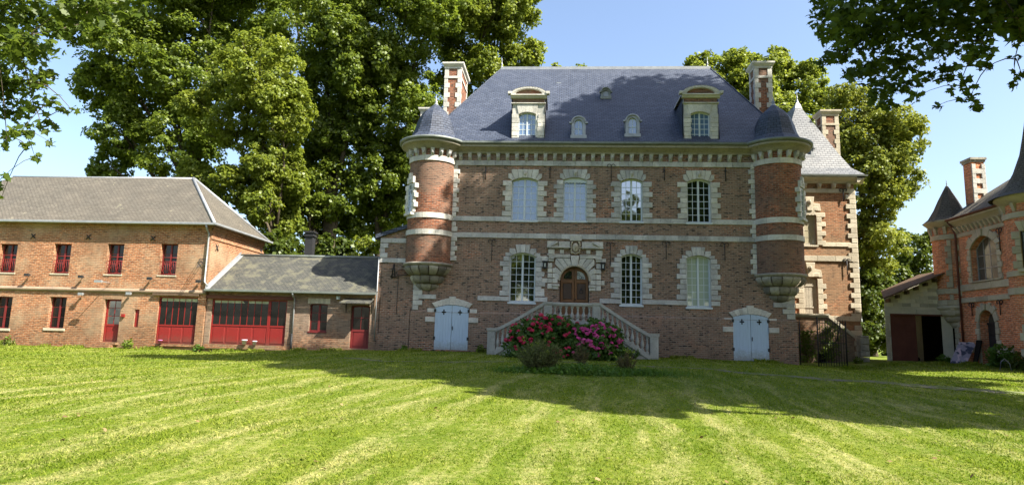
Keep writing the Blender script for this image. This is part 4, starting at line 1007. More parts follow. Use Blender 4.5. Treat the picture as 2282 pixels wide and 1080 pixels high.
for i, h in enumerate(ou):
    window(OB, h, ob, 'dred', 'glass_d', 1, 3, 2, D=.22, fw=.06, mid=.09)
    s = MB(); s.pbox(OB, h['s0']-.06, h['s1']+.06, h['z0']-.07, h['z0'], -.28, .03); s.build('sill', 'stone_warm', ob)
    r = MB(); zt = h['z0']+.95; a, b_ = h['s0'], h['s1']
    for zz in (h['z0']+.06, zt-.22, zt): r.tube([OB.pt(a, zz, .0), OB.pt(b_, zz, .0)], .014, 5)
    for k in range(9):
        x = a+(b_-a)*(k+.5)/9
        if k in (2, 6): r.tube([OB.pt(x+.03*sin(j*2.2), h['z0']+.06+j*(zt-.28-h['z0'])/8, 0) for j in range(9)], .012, 5)
        else: r.tube([OB.pt(x, h['z0']+.06, 0), OB.pt(x, zt-.22, 0)], .009, 4)
    r.build('window_railing', 'red', ob)
    s = MB()
    for k in range(16):
        x = a-.05+(b_-a+.1)*k/16; s.tint = jit(.1); s.pbox(OB, x+.004, x+(b_-a+.1)/16-.004, h['z1'], h['z1']+.22, -.02, .006)
    s.build('brick_lintel', 'brick_org', ob)
for h in ol:
    window(OB, h, ob, 'dred', 'glass_d', 1, 3, 2, D=.2, fw=.06, mid=.1)
    s = MB(); s.pbox(OB, h['s0']-.16, h['s1']+.1, h['z0']-.13, h['z0'], -.26, .05, .01); s.build('sill', 'stone_warm', ob)
for h in ol+od:
    s = MB(); n = 14; a, b_ = h['s0']-.08, h['s1']+.08
    for k in range(n):
        x = a+(b_-a)*k/n; s.tint = jit(.1); s.pbox(OB, x+.004, x+(b_-a)/n-.004, h['z1']+.003, h['z1']+.26, -.02, .008)
    s.build('brick_lintel', 'brick_org', ob)
window(OB, od[0], ob, 'red', 'glass', 2, 3, 1, D=.2, fw=.09, name='door', lowpanel=.85)
s = MB(); h = od[0]; s.pbox(OB, h['s0']-.25, h['s1']+.1, h['z0']-.12, h['z0']-.005, -.2, .25); s.pbox(OB, h['s0']-.5, h['s1']-.05, h['z0']-.35, h['z0']-.12, -.1, .5); s.build('doorstep', 'brick_org', ob)
s = MB(); h = osl[0]; s.pbox(OB, h['s0'], h['s1'], h['z0'], h['z1'], -.12, -.08, .01); s.build('shutter', 'red', ob)
window(OB, obay[0], ob, 'red', 'glass_d', 6, 1, 1, D=.1, fw=.07, mw=.035, lowpanel=.92, name='glazed_bay')
s = MB(); h = obay[0]; s.pbox(OB, h['s0']-.3, h['s1']+.05, h['z1']+.06, h['z1']+.17, -.05, .14); s.build('bay_lintel', 'beam', ob)
s = MB(); s.pbox(OB, h['s0']-.1, h['s1']+.05, h['z0']-.12, h['z0'], -.1, .08); s.build('bay_sill', 'brick_org', ob)
s = MB(); s.pbox(OB, h['s0']+.1, h['s1']-.1, h['z1']-.24, h['z1']-.07, -.145, -.125); s.build('roller_blind', 'curtain', ob)
for u, v in ((75, 526), (198, 528), (342, 531)):       # X-shaped wall ties
    s_, z = OB.of(u, v); t = MB()
    for a in (-.12, .12): t.tube([OB.pt(s_-a, z-.12, .03), OB.pt(s_+a, z+.12, .03)], .025, 5)
    t.build('wall_tie', 'iron', ob)
for v, y in ((552, 34.1), (561, 38.4)):
    p = at(483 if y < 35 else 581, v, x=xR); t = MB()
    for a in (-.12, .12): t.tube([(xR+.03, p.y-a, p.z-.16), (xR+.03, p.y+a, p.z+.16)], .025, 5)
    t.build('wall_tie', 'iron', ob)
for u, v in ((67, 614), (186, 618), (338, 622), (446, 628), (186, 656), (292, 655)):   # floodlights and boxes with shadows
    s_, z = OB.of(u, v); t = MB(); t.tube([OB.pt(s_, z+.04, 0), OB.pt(s_, z+.02, .25)], .02, 6)
    c_ = OB.pt(s_+.06, z+.02, .3); t.box(c_.x-.13, c_.x+.12, c_.y-.04, c_.y+.05, c_.z-.07, c_.z+.07); t.box(c_.x-.05, c_.x+.05, c_.y+.0, c_.y+.2, c_.z-.03, c_.z+.04); t.build('floodlight', 'iron' if v < 640 else 'zinc', ob)
s_, z = OB.of(246, 630); t = MB(); t.tube([OB.pt(s_, z, 0), OB.pt(s_, z+.02, .9)], .022, 6); t.box(OB.pt(s_, z, .9).x-.22, OB.pt(s_, z, .9).x+.18, 33-.95, 33-.85, z-.05, z+.07); t.build('floodlight', 'zinc', ob)
s_, z = OB.of(276, 702); t = MB(); t.pbox(OB, s_-.09, s_+.07, z-.09, z+.07, 0, .1); t.build('letterbox', 'red', ob)
# rods leaning from the corner of the upper wall
s_, z = OB.of(452, 590); t = MB()
for a, b_ in ((0, 0), (-.16, -.02), (.15, .0)): t.tube([OB.pt(s_+a, z+.35+b_, .05), OB.pt(s_+.3+a*.3, z-.25, 1.0)], .014, 5)
t.tube([OB.pt(s_-.2, z+.3, .06), OB.pt(s_+.3, z+.3, .06)], .014, 5); t.tube([OB.pt(s_-.2, z+.3, .06), OB.pt(s_+.25, z-.2, .06)], .014, 5); t.build('wall_bracket', 'iron', ob)

# ================================================================== LOW GLAZED BUILDING
LB = PL((0, 33.12, 0), (1, 0, 0), (0, -1, 0)); bx0, bx1 = xR+.03, -9.42
lb = thing('low_brick_building', 'single-storey brick building with red glazed front and slate roof beside the chateau', 'building', (-14, 34.5, .2))
hb = H(LB, 469, 637, 667, 768, 0, depth=.12); hwn = H(LB, 689, 729, 676, 738, .05, depth=.2); hdo = H(LB, 780, 823, 679, 776, .06, depth=.2)
ze = 3.30; mb = MB(); wall(mb, LB, bx0, bx1, -1, ze, [hb, hwn, hdo]); 
wall(mb, PL((0, 39, 0), (1, 0, 0), (0, 1, 0)), bx0, bx1, -1, ze, [])
mb.poly([(bx1, 33.12, -1), (bx1, 39, -1), (bx1, 39, ze), (bx1, 36.3, 5.4), (bx1, 33.12, ze)])
mb.build('brick_wall', 'brick_mix', lb)
r = MB(); r.poly([(bx0, 32.8, 3.28), (bx1+.02, 32.8, 3.28), (bx1+.02, 36.3, 5.56), (bx0, 36.3, 5.56)]); r.poly([(bx0, 39.2, 3.4), (bx1+.02, 39.2, 3.4), (bx1+.02, 36.3, 5.56), (bx0, 36.3, 5.56)])
rf = r.build('roof', 'slate_low', lb)
t = MB(); t.tube([(bx0+.05, 36.3, 5.58), (bx1, 36.3, 5.58)], .09, 6); t.build('ridge_capping', 'zinc_d', rf)
t = MB(); t.poly([(bx0+.012, 32.8, 3.3), (bx0+.012, 36.3, 5.6), (bx0+.012, 36.3, 5.8), (bx0+.012, 32.8, 3.5)]); t.poly([(bx0+.01, 32.8, 3.31), (bx0+.2, 32.8, 3.31), (bx0+.2, 36.3, 5.59), (bx0+.01, 36.3, 5.59)]); t.build('flashing', 'zinc', rf)
g = MB(); g.sweep(LB, bx0, bx1, [(.3, 3.22), (.4, 3.2), (.44, 3.24), (.44, 3.33), (.36, 3.34)]); g.build('gutter', 'zinc_d', lb)
b = MB(); b.pbox(LB, bx0, LB.of(655, 660)[0], hb['z1']+.02, hb['z1']+.2, -.05, .1); b.build('timber_lintel', 'rust', lb)
sd = LB.of(597, 715)[0]
h1 = dict(hb); h1['s1'] = sd; h2 = dict(hb); h2['s0'] = sd+.004
window(LB, h1, lb, 'red', 'glass_d', 8, 1, 1, D=.07, fw=.07, mw=.035, lowpanel=.95, name='glazed_bay')
window(LB, h2, lb, 'red', 'glass_d', 2, 1, 1, D=.07, fw=.07, mw=.035, lowpanel=.95, name='glazed_door')
b = MB(); b.pbox(LB, hb['s0']+.1, sd-.08, hb['z1']-.2, hb['z1']-.07, -.115, -.1); b.build('roller_blind', 'curtain', lb)
b = MB(); b.pbox(LB, hb['s0']-.15, hb['s1']+.05, hb['z0']-.22, hb['z0'], -.1, .16); b.build('bay_sill', 'brick_org', lb)
window(LB, hwn, lb, 'dred', 'glass_d', 1, 3, 2, D=.15, fw=.06, mid=.1); window(LB, hdo, lb, 'dred', 'glass_d', 2, 2, 1, D=.15, fw=.1, lowpanel=.85, name='door')
b = MB(); b.pbox(LB, hwn['s0']-.02, hwn['s1']+.02, hwn['z0']-.07, hwn['z0'], -.15, .03); b.build('sill', 'dred', lb)
b = MB()
for k in range(9):
    a0 = hwn['s0']-.12; W_ = hwn['s1']-hwn['s0']+.24; b.tint = jit(.2); b.pbox(LB, a0+W_*k/9+.006, a0+W_*(k+1)/9-.006, hwn['z1']+.0, hwn['z1']+.27, -.02, .02)
b.build('brick_lintel', 'stone_warm', lb)
x_, z_ = LB.of(655, 700); t = MB(); t.tube([(x_, 32.72, 3.22), (x_, 32.85, 3.05), (x_, 33.06, 2.95), (x_, 33.06, 1.1)], .045, 8); t.build('downpipe', 'zinc', lb)
t = MB(); t.tube([(x_, 33.05, 1.12), (x_, 33.05, .0)], .06, 8); t.build('cast_iron_downpipe', 'iron', lb)
s_, z = LB.of(755, 663); t = MB(); t.pbox(LB, s_-.09, s_+.09, z-.1, z+.08, .0, .16, .02); t.build('floodlight', 'paint', lb)
# small tiled awning on iron brackets above the right door
a0, z = LB.of(766, 676); a1 = LB.of(834, 672)[0]; t = MB(); zt = LB.of(800, 667)[1]
t.hexa([LB.pt(a0, z-.02, .75), LB.pt(a1, z-.02, .75), LB.pt(a1, z+.03, .75), LB.pt(a0, z+.03, .75)], [LB.pt(a0+.15, zt+.02, 0), LB.pt(a1, zt+.02, 0), LB.pt(a1, zt+.07, 0), LB.pt(a0+.15, zt+.07, 0)])
aw = t.build('door_awning', 'slate_low', lb); t = MB()
for s_ in (a0+.15, a1-.1): t.tube([LB.pt(s_, zt-.5, .02), LB.pt(s_, zt-.3, .12), LB.pt(s_, z-.03, .7)], .015, 5); t.tube([LB.pt(s_, zt-.7, .02), LB.pt(s_, zt, .02)], .015, 5)
t.build('awning_bracket', 'iron', aw)
x0, x1 = at(679, 560, y=36.6).x, at(698, 560, y=36.6).x; zt = at(690, 516, y=36.6).z
t = MB(); t.box(x0+.03, x1-.03, 36.45, 36.9, 4.8, zt-.3); sp = t.build('stove_chimney', 'iron', lb)
t = MB(); t.box(x0-.03, x1+.03, 36.38, 36.97, zt-.3, zt-.22); t.box(x0+.02, x1-.02, 36.44, 36.92, zt-.22, zt-.08); t.box(x0-.05, x1+.05, 36.36, 37, zt-.08, zt); t.build('chimney_cowl', 'iron', sp)

# ================================================================== ANNEX between low building and turret
AN = PL((0, 33.08, 0), (1, 0, 0), (0, -1, 0)); ax0, ax1 = -9.42, -7.52
an = thing('brick_annex', 'narrow brick annex with lean-to roof squeezed between low building and corner turret', 'building', (-8.5, 35, .3))
zl = AN.of(840, 527)[1]; zr = AN.of(912, 502)[1]
mb = MB(); mb.poly([AN.pt(ax0, -1), AN.pt(ax1, -1), AN.pt(ax1, zr), AN.pt(ax0, zl)]); mb.poly([(ax0, 33.08, -1), (ax0, 39, -1), (ax0, 39, zl), (ax0, 33.08, zl)])
mb.pbox(AN, AN.of(905, 700)[0], ax1-.12, -1, 2.6, 0, .12, .0); mb.pbox(AN, ax0+.1, ax1-.12, -1, 1.25, .0, .1); mb.build('brick_wall', 'brick', an)
b = MB(); z1, z0 = AN.of(870, 531)[1], AN.of(870, 541)[1]; band(b, AN, ax0, ax1, z0, z1, .05, step=.6); b.build('string_course', 'stone_grey', an)
b = MB(); z1, z0b = AN.of(870, 575)[1], AN.of(870, 585)[1]; band(b, AN, ax0, ax1, z0b, z1, .05, step=.9); b.build('string_course', 'stone_grey', an)
q = MB(); quoins(q, AN, ax0, 1, z1+.02, z0-.02, .42, .26, .26, .045); q.build('quoin', 'stone_grey', an)
r = MB(); e = .14
r.hexa([AN.pt(ax0-.25, zl-.1, e), AN.pt(ax1, zr-.0, e), AN.pt(ax1, zr+.2, e), AN.pt(ax0-.25, zl+.1, e)], [(ax0-.25, 39.2, zl-.1), (ax1, 39.2, zr), (ax1, 39.2, zr+.2), (ax0-.25, 39.2, zl+.1)]); r.build('roof', 'slate', an)
s_, z = AN.of(878, 603); t = MB(); t.tube([AN.pt(s_-.12, z-.32, .05), AN.pt(s_-.02, z-.2, .2), AN.pt(s_, z+.05, .28), AN.pt(s_+.03, z+.35, .12)], .05, 6)
t.tube([AN.pt(s_+.03, z+.35, .12), AN.pt(s_+.08, z-.25, .06)], .03, 6); t.tube([AN.pt(s_-.15, z-.33, .04), AN.pt(s_+.15, z-.33, .04)], .035, 6); t.tube([AN.pt(s_+.05, z-.28, .08), AN.pt(ax1, z-.15, .08)], .022, 6); t.tube([AN.pt(s_+.05, z+.0, .06), AN.pt(ax1, z+.16, .06)], .012, 5); t.tube([AN.pt(s_+.05, z+.0, .04), AN.pt(ax0+.15, z-.05, .04), AN.pt(ax0+.15, 1.0, .04)], .012, 5)
t.build('iron_bracket', 'iron', an)
b = MB()
for k in range(9): b.tint = jit(.2); b.pbox(AN, s_+.22+k*.08, s_+.29+k*.08, z-.2, z+.05, 0, .03)
b.build('brick_lintel', 'brick_red', an)
t = MB(); s2 = AN.of(886, 650)[0]; t.tube([AN.pt(s2, z-.3, .03), AN.pt(s2, 2.3, .03)], .014, 5); t.build('cable', 'iron', an)
t = MB(); t.tube([AN.pt(ax0-.03, 5.2, .05), AN.pt(ax0-.03, .9, .05)], .03, 6); t.build('conduit', 'zinc', an)

# ================================================================== RIGHT PAVILION (its courtyard front faces left)
RX = 20.9
RP = PL((RX, 0, 0), (0, -1, 0), (-1, 0, 0))          # s = -y
rp = thing('brick_pavilion', 'tall orange brick pavilion with arched studio window and slate turret roofs at the right edge', 'building', (23.5, 31, .5))
y0, y1 = 26.0, 35.7
hw = H(RP, 2164, 2224, 524, 626, .28, depth=.35); hdr = H(RP, 2186, 2222, 690, 818, .5, round=True, depth=.45)
mb = MB(); wall(mb, RP, -y1, -y0, -1, 7.9, [hw, hdr])
wall(mb, PL((0, y1, 0), (1, 0, 0), (0, 1, 0)), RX, 27, -1, 7.9, []); wall(mb, PL((0, y0, 0), (1, 0, 0), (0, -1, 0)), RX, 27, -1, 7.9, []); wall(mb, PL((27, 0, 0), (0, 1, 0), (1, 0, 0)), y0, y1, -1, 7.9, [])
mb.build('brick_wall', 'brick_pav', rp)
b = MB(); band(b, RP, -35.2, -31.0, RP.of(2190, 644)[1]-.0, RP.of(2190, 629)[1], .07, step=1.2); b.build('string_course', 'stone_warm', rp); b = MB()
band(b, RP, -35.2, -31.0, RP.of(2190, 671)[1], RP.of(2190, 660)[1], .07, step=1.2); b.build('string_course', 'stone_warm', rp); b = MB()
band(b, RP, -35.2, -31.0, 7.05, 7.25, .06, step=1); b.build('string_course', 'stone_warm', rp)
b = MB(); zp = RP.of(2140, 772)[1]; band(b, RP, -35.2, hdr['s0']-.25, zp-.28, zp, .06); b.build('plinth_course', 'stone_warm', rp); b = MB(); band(b, RP, hdr['s1']+.25, -31.2, zp-.28, zp, .06)
b.build('plinth_course', 'stone_warm', rp)
q = MB(); quoins(q, RP, -35.15, 1, 4.0, 7.0, .24, .14, .3, .05); q.build('quoin', 'stone_warm', rp)
q = MB(); quoins(q, RP, -35.72, 1, -.5, 3.0, .42, .28, .3, .06); q.build('corner_quoin', 'stone_warm', rp); q = MB(); quoins(q, PL((0, y1, 0), (1, 0, 0), (0, 1, 0)), RX, 1, -.5, 3, .4, .3, .3, .05); q.build('corner_quoin', 'stone_warm', rp)
c = MB(); RPR = [(0, 7.58), (.1, 7.6), (.16, 7.68), (.36, 7.82), (.42, 7.84), (.42, 7.95), (0, 7.96)]
c.sweep(RP, -35.1, -30.9, RPR); c.build('cornice', 'stone_warm', rp)
for k in range(11):
    s_ = -34.9+k*.34; m = MB(); m.hexa([RP.pt(s_-.06, 7.27, .08), RP.pt(s_+.06, 7.27, .08), RP.pt(s_+.07, 7.58, .26), RP.pt(s_-.07, 7.58, .26)], [RP.pt(s_-.06, 7.27, 0), RP.pt(s_+.06, 7.27, 0), RP.pt(s_+.07, 7.58, 0), RP.pt(s_-.07, 7.58, 0)]); m.build('modillion', 'stone_warm', rp)
def rarch(h, n, h1, step, long_, short, zlo, name):
    s = MB(); a = (h['s1']-h['s0'])/2; sc = (h['s0']+h['s1'])/2; zs = h['z1']-h['rise']
    for i in range(n):
        x0, x1 = -1+2*i/n, -1+2*(i+1)/n; L = h1+(.1 if i % 2 else 0)*(1 if i != n//2 else 0)
        def out(x, L):
            z = zarc(h, sc+x*a); t = math.atan2(z-zs+.25*a, x*a); return sc+x*a+L*cos(t), z+L*sin(t)
        s.tint = jit(.12)
        s.prism(RP, [(sc+x0*a, zarc(h, sc+x0*a)), (sc+x1*a, zarc(h, sc+x1*a)), out(x1, L), out(x0, L)], 0, .07+.01*(i % 2)+(.06 if i == n//2 else 0), .014)
    quoins(s, RP, h['s0'], -1, zlo, zs, long_, short, .3, .06); quoins(s, RP, h['s1'], 1, zlo, zs, long_, short, .3, .06)
    s.build(name, 'stone_warm', rp)
rarch(hw, 11, .34, 0, .3, .2, hw['z0'], 'window_arch'); rarch(hdr, 11, .3, 0, .3, .2, .3, 'door_arch')
window(RP, hw, rp, 'zinc', 'old_glass', 4, 3, 1, D=.28, fw=.05, mw=.04)
s = MB(); s.pbox(RP, hw['s0']-.1, hw['s1']+.25, hw['z0']-.02, hw['z0']+.05, -.3, .12); s.build('sill', 'stone_warm', rp)
d = MB(); a, b_ = hdr['s0'], hdr['s1']; zs = hdr['z1']-hdr['rise']
d.pbox(RP, a, b_, -.2, zs-.1, -.44, -.38); d.pbox(RP, a, b_, zs-.1, zs, -.42, -.34); 
for k in range(3): d.pbox(RP, a+.08, b_-.08, .8+k*.6, 1.3+k*.6, -.38, -.365, .01)
do = d.build('arched_door', 'iron', rp); d = MB(); d.prism(RP, [(a+(b_-a)*k/12, zarc(hdr, a+(b_-a)*k/12)) for k in range(13)], -.44, -.42); d.build('fanlight', 'old_glass', do)
for u, v0, v1 in ((2169, 703, 678), (2232, 702, 672), (2230, 560, 512)):
    s_, z1 = RP.of(u, v1); z0 = RP.of(u, v0)[1]; t = MB(); sbracket(t, RP, s_, z0, z1, .09, .024); t.build('wall_tie', 'iron', rp)
t = MB(); t.tube([RP.pt(-35.0, 7.9, .45), RP.pt(-34.98, 7.6, .2), RP.pt(-34.98, 7.2, .1), RP.pt(-34.98, .9, .1)], .05, 8); t.build('downpipe', 'rust', rp)
# roof, cut back behind the eave
r = MB(); Z = 7.98
r.poly([(RX-.42, 35.9, Z), (RX-.42, 26, Z), (23.6, 26, 10.4), (23.6, 33.6, 10.4)]); r.poly([(RX-.42, 35.9, Z), (23.6, 33.6, 10.4), (27.4, 35.9, Z)]); r.poly([(27.4, 35.9, Z), (23.6, 33.6, 10.4), (23.6, 26, 10.4), (27.4, 26, Z)])
rr_ = r.build('roof', 'slate_old', rp)
g = MB(); g.sweep(RP, -35.2, -30.8, [(.4, 7.93), (.52, 7.94), (.54, 8.02), (.42, 8.03)]); g.build('gutter', 'rust', rp)
a0 = at(2146, 400, y=35.2).x; a1 = at(2192, 400, y=34.8).x
cc = MB(); zt = at(2170, 356, y=35).z; cc.box(a0+.12, a1-.05, 34.6, 35.3, 7.6, zt-.12); co = cc.build('chimney', 'brick_pav', rp)
q = MB(); F0 = PL((0, 34.6, 0), (1, 0, 0), (0, -1, 0)); 
for s_, sg in ((a0+.09, 1), (a1-.02, -1)): quoins(q, F0, s_, sg, 8.3, zt-.35, .34, .2, .26, .06, .012)
q.build('chimney_quoin', 'stone', co); q = MB(); q.box(a0+.02, a1+.05, 34.5, 35.4, zt-.12, zt); q.box(a0+.07, a1, 34.55, 35.35, zt-.24, zt-.12); q.build('chimney_cap', 'stone_dark', co)
# turrets
def pturret(cx, cy, R, zb, zc, caps, seg, bands, a0=0.):
    t = MB(); t.lathe(cx, cy, [(R, zb), (R, zc)], 32); o = t.build('turret', 'brick_pav', rp)
    for z0, z1 in bands: t = MB(); t.lathe(cx, cy, [(R, z0), (R+.06, z0), (R+.06, z1), (R, z1)], 32, smooth=False); t.build('stone_band', 'stone_warm', o)
    t = MB(); t.lathe(cx, cy, [(R, zc-.3), (R+.12, zc-.25), (R+.3, zc-.05), (R+.34, zc-.03), (R+.34, zc+.06)], 32); t.build('cornice', 'stone_warm', o)
    for k in range(12):
        an_ = 2*pi*(k+.5)/12; c_, s_ = cos(an_), sin(an_)
        m = MB(); f = lambda r_, w_, z: Vector((cx+r_*c_-w_*s_, cy+r_*s_+w_*c_, z))
        m.hexa([f(R+.06, -.07, zc-.66), f(R+.06, .07, zc-.66), f(R+.2, .08, zc-.28), f(R+.2, -.08, zc-.28)], [f(R-.02, -.07, zc-.66), f(R-.02, .07, zc-.66), f(R-.02, .08, zc-.28), f(R-.02, -.08, zc-.28)]); m.build('modillion', 'stone_warm', o)
    t = MB(); t.lathe(cx, cy, caps, seg, a0, 2*pi+a0, False, uvk=R); ro = t.build('turret_roof', 'slate_old', o)
    return o, ro
o, ro = pturret(21.15, 36.0, .87, 3.55, 8.0, [(1.28, 8.0), (.98, 8.26), (.7, 8.75), (.46, 9.3), (.2, 9.82), (.06, 10.1)], 8, [(4.15, 4.42), (3.55, 3.82), (7.05, 7.3)], pi/8)
finial(21.15, 36.0, 10.05, ro, .4, 'zinc_d')
t = MB(); t.lathe(21.15, 36.0, [(.87, 3.55), (.97, 3.5), (.97, 3.38), (.84, 3.3)], 20)
for k, (r0, r1, z0, z1) in enumerate(((.84, .74, 3.3, 2.98), (.66, .54, 2.98, 2.66), (.46, .34, 2.66, 2.36))):
    t.tint = (1, .8, .9)[k]; f = .1+.13*k; t.lathe(21.15+f*.1, 36.0-f*.9, [(r0, z0), (r0+.01, z0-.1), ((r0+r1)/2+.03, z0-.2), (r1, z1), (0, z1)], 20)
t.build('corbel', 'stone_warm', o)
q = MB(); qa = radians(-118); TQ = PL((21.15+.87*cos(qa), 36.0+.87*sin(qa), 0), (-sin(qa), cos(qa), 0), (cos(qa), sin(qa), 0)); quoins(q, TQ, -.05, -1, 4.45, 7.0, .3, .18, .3, .05); q.build('quoin', 'stone_warm', o); q = MB(); quoins(q, TQ, -.08, -1, 3.0, 4.1, .3, .18, .3, .05); q.build('quoin', 'stone_warm', o)
o, ro = pturret(21.62, 30.15, 1.3, -1, 8.1, [(1.85, 8.12), (1.45, 8.36), (1.1, 8.8), (.82, 9.35), (.52, 10.2), (.36, 11), (.2, 11.9), (0, 12.6)], 14, [(4.55, 4.8), (3.75, 4.05), (7.15, 7.4)])
for zc_, hh_, nm in ((4.85, 1.75, 'window'), (.3, 2.2, 'door')):
    an_ = radians(222); TP = PL((21.62+1.3*cos(an_), 30.15+1.3*sin(an_), 0), (-sin(an_), cos(an_), 0), (cos(an_), sin(an_), 0))
    TP = PL(TP.O, (-TP.N.y*-1*-1, TP.N.x*-1*-1, 0), TP.N)
    TP = PL(TP.O, (sin(an_)*-1, cos(an_), 0), TP.N)
    h = dict(s0=-.42, s1=.42, z0=zc_, z1=zc_+hh_, rise=.12); s = MB()
    for e, sg in ((-.42, -1), (.42, 1)): quoins(s, TP, e, sg, zc_, zc_+hh_-.1, .34, .22, .34, .1)
    for k in range(5): x0, x1 = -.6+1.2*k/5, -.6+1.2*(k+1)/5; s.tint = jit(); s.prism(TP, [(x0*.75, zc_+hh_-.1+.08*(1-abs(k-2)/2)), (x1*.75, zc_+hh_-.1+.08*(1-abs(k-2)/2)), (x1, zc_+hh_+.35), (x0, zc_+hh_+.35)], -.3, .1, .015)
    s.pbox(TP, -.5, .5, zc_-.1, zc_+hh_, -.3, -.08); s.pbox(TP, -.6, .6, zc_-.14, zc_, -.3, .14); s.build('window_surround', 'stone_warm', o)
    window(TP, h, o, 'iron', 'old_glass', 2, 3, 1, D=.0, fw=.05, name=nm)

# ================================================================== SHED
SH = PL((0, 36.0, 0), (1, 0, 0), (0, -1, 0))
sh = thing('lean_to_shed', 'concrete block lean-to shed with rust-red sliding door and dark open bay', 'shed', (18.9, 38, .5))
sx0 = SH.of(1975, 760)[0]; sx1 = 20.92; zd = SH.of(2040, 702)[1]
ho = dict(s0=SH.of(2045, 750)[0], s1=SH.of(2100, 750)[0], z0=-.5, z1=zd, rise=0, depth=.2); hd2 = dict(s0=SH.of(1986, 750)[0], s1=ho['s0']-.02, z0=-.5, z1=zd, rise=0, depth=.2)
zL, zR = SH.of(1975, 668)[1], SH.of(2085, 618)[1]; sR = SH.of(2085, 618)[0]
zR2 = zL+(zR-zL)*(sx1-sx0)/(sR-sx0)
mb = MB(); n = 7; rows = []
mb.poly([SH.pt(sx0, -1), SH.pt(hd2['s0'], -1), SH.pt(hd2['s0'], zd), SH.pt(sx0, zd)]); mb.poly([SH.pt(ho['s1'], -1), SH.pt(sx1, -1), SH.pt(sx1, zd), SH.pt(ho['s1'], zd)])
mb.poly([SH.pt(sx0, zd), SH.pt(sx1, zd), SH.pt(sx1, zR2), SH.pt(sx0, zL)])
sb = sx0+1.5; zb_ = zL+(zR2-zL)*1.5/(sx1-sx0); mb.poly([(sx0, 36, -1), (sb, 38.9, -1), (sb, 38.9, zb_), (sx0, 36, zL)]); mb.poly([(sb, 38.9, -1), (sx1, 38.9, -1), (sx1, 38.9, zR2), (sb, 38.9, zb_)])
mb.poly([(sx0+.15, 36.15, zd), (sx1, 36.15, zd), (sx1, 36.15, zR2), (sx0+.15, 36.15, zL)])
wl_ = mb.build('block_wall', 'block', sh)
b = MB(); z = zd+.45; k = 0
while z < zR2-.1:
    x = sx0+.02+(.25 if k % 2 else 0)
    while x < sx1-.3:
        if z+.2 < zL+(zR2-zL)*(x-sx0)/(sx1-sx0)-.03 and x+.44 < 20.7: b.tint = jit(.3)*.9; b.pbox(SH, x, x+.43, z, z+.185, 0, .025, .006)
        x += .455
    z += .205; k += 1
b.build('concrete_blocks', 'block', sh)
b = MB(); x = sx0+.05; b.tint = .9; b.pbox(SH, sx0, hd2['s1'], zd+.02, zd+.42, 0, .03); b.pbox(SH, ho['s0']+.02, sx1-.1, zd+.0, zd+.3, 0, .06); b.build('lintel', 'block', sh)
q = MB(); quoins(q, SH, sx0, 1, .3, zd-.05, .26, .2, .36, .03); q.build('door_pier', 'stone_warm', sh)
d = MB(); d.pbox(SH, hd2['s0'], hd2['s1'], .2, zd+.02, -.12, -.04, .01)
for k in range(1, 5): x = hd2['s0']+(hd2['s1']-hd2['s0'])*k/5; d.pbox(SH, x-.008, x+.008, .25, zd, -.04, -.03)
d.pbox(SH, hd2['s0'], ho['s1']+.1, zd-.02, zd+.06, -.03, .1); d.build('sliding_door', 'rust', sh)
r = MB(); r.hexa([SH.pt(sx0-.25, zL-.0, .5), SH.pt(sx1, zR2+.06, .5), SH.pt(sx1, zR2+.14, .5), SH.pt(sx0-.25, zL+.08, .5)], [(sx0+1.3, 38.95, zb_-.03), (sx1, 38.95, zR2+.06), (sx1, 38.95, zR2+.14), (sx0+1.3, 38.95, zb_+.05)]); rs = r.build('roof', 'beam', sh)
for k in range(7):
    t = k/7+.02; x = sx0+(sx1-sx0)*t; z = zL+(zR2-zL)*t-.02; m = MB(); m.box(x, x+.1, 35.62, 36.0, z-.14, z+.03); m.build('purlin_end', 'beam', rs)
b = MB(); b.poly([(sx1, 38.9, -1), (24, 38.9, -1), (24, 38.9, 4.8), (sx1, 38.9, 4.8)]); b.poly([(24, 35.8, -1), (24, 38.9, -1), (24, 38.9, 4.8), (24, 35.8, 4.8)]); b.poly([(sx1, 35.8, 4.8), (24, 35.8, 4.8), (24, 38.9, 4.8), (sx1, 38.9, 4.8)]); b.build('back_bay', 'dark', sh)  # walls coloured near-black so the bay reads unlit
b = MB(); b.poly([(sx0, 36.0, .52), (sx1, 36.0, .52), (sx1, 38.9, .52), (sx0, 38.9, .52)]); b.build('floor_slab', 'beam', sh)
# things stored inside the shed
t_ = thing('garden_chair', 'pale folding garden chair standing just inside the dark shed', 'chair', (18.75, 37.0, .53))
m = MB(); m.box(18.55, 18.95, 36.8, 37.2, .93, .97); m.build('seat', 'paint', t_); m = MB(); m.box(18.55, 18.95, 37.2, 37.23, 1.0, 1.4); m.build('backrest', 'rust', t_)
for a, b_ in ((18.57, 36.82), (18.93, 36.82), (18.57, 37.2), (18.93, 37.2)): m = MB(); m.tube([(a, b_, .53), (a, b_, .94)], .014, 6); m.build('leg', 'paint', t_)
t_ = thing('motor_mower', 'dark motor mower parked deep in the open shed', 'lawn mower', (19.5, 37.5, .53))
m = MB(); m.box(19.05, 19.75, 37.3, 37.9, .68, .9); m.ball((19.4, 37.6, .98), (.22, .2, .16), 10, 6); m.build('engine_deck', 'iron', t_)
m = MB(); m.tube([(19.2, 37.8, .9), (19.1, 38.4, 1.5), (19.65, 38.4, 1.5), (19.6, 37.8, .9)], .02, 6); m.build('push_handle', 'iron', t_)
for a, b_ in ((19.02, 37.35), (19.78, 37.35), (19.02, 37.85), (19.78, 37.85)):
    m = MB(); m.tube([(a-.03, b_, .66), (a+.03, b_, .66)], .13, 12); m.build('wheel', 'iron', t_)

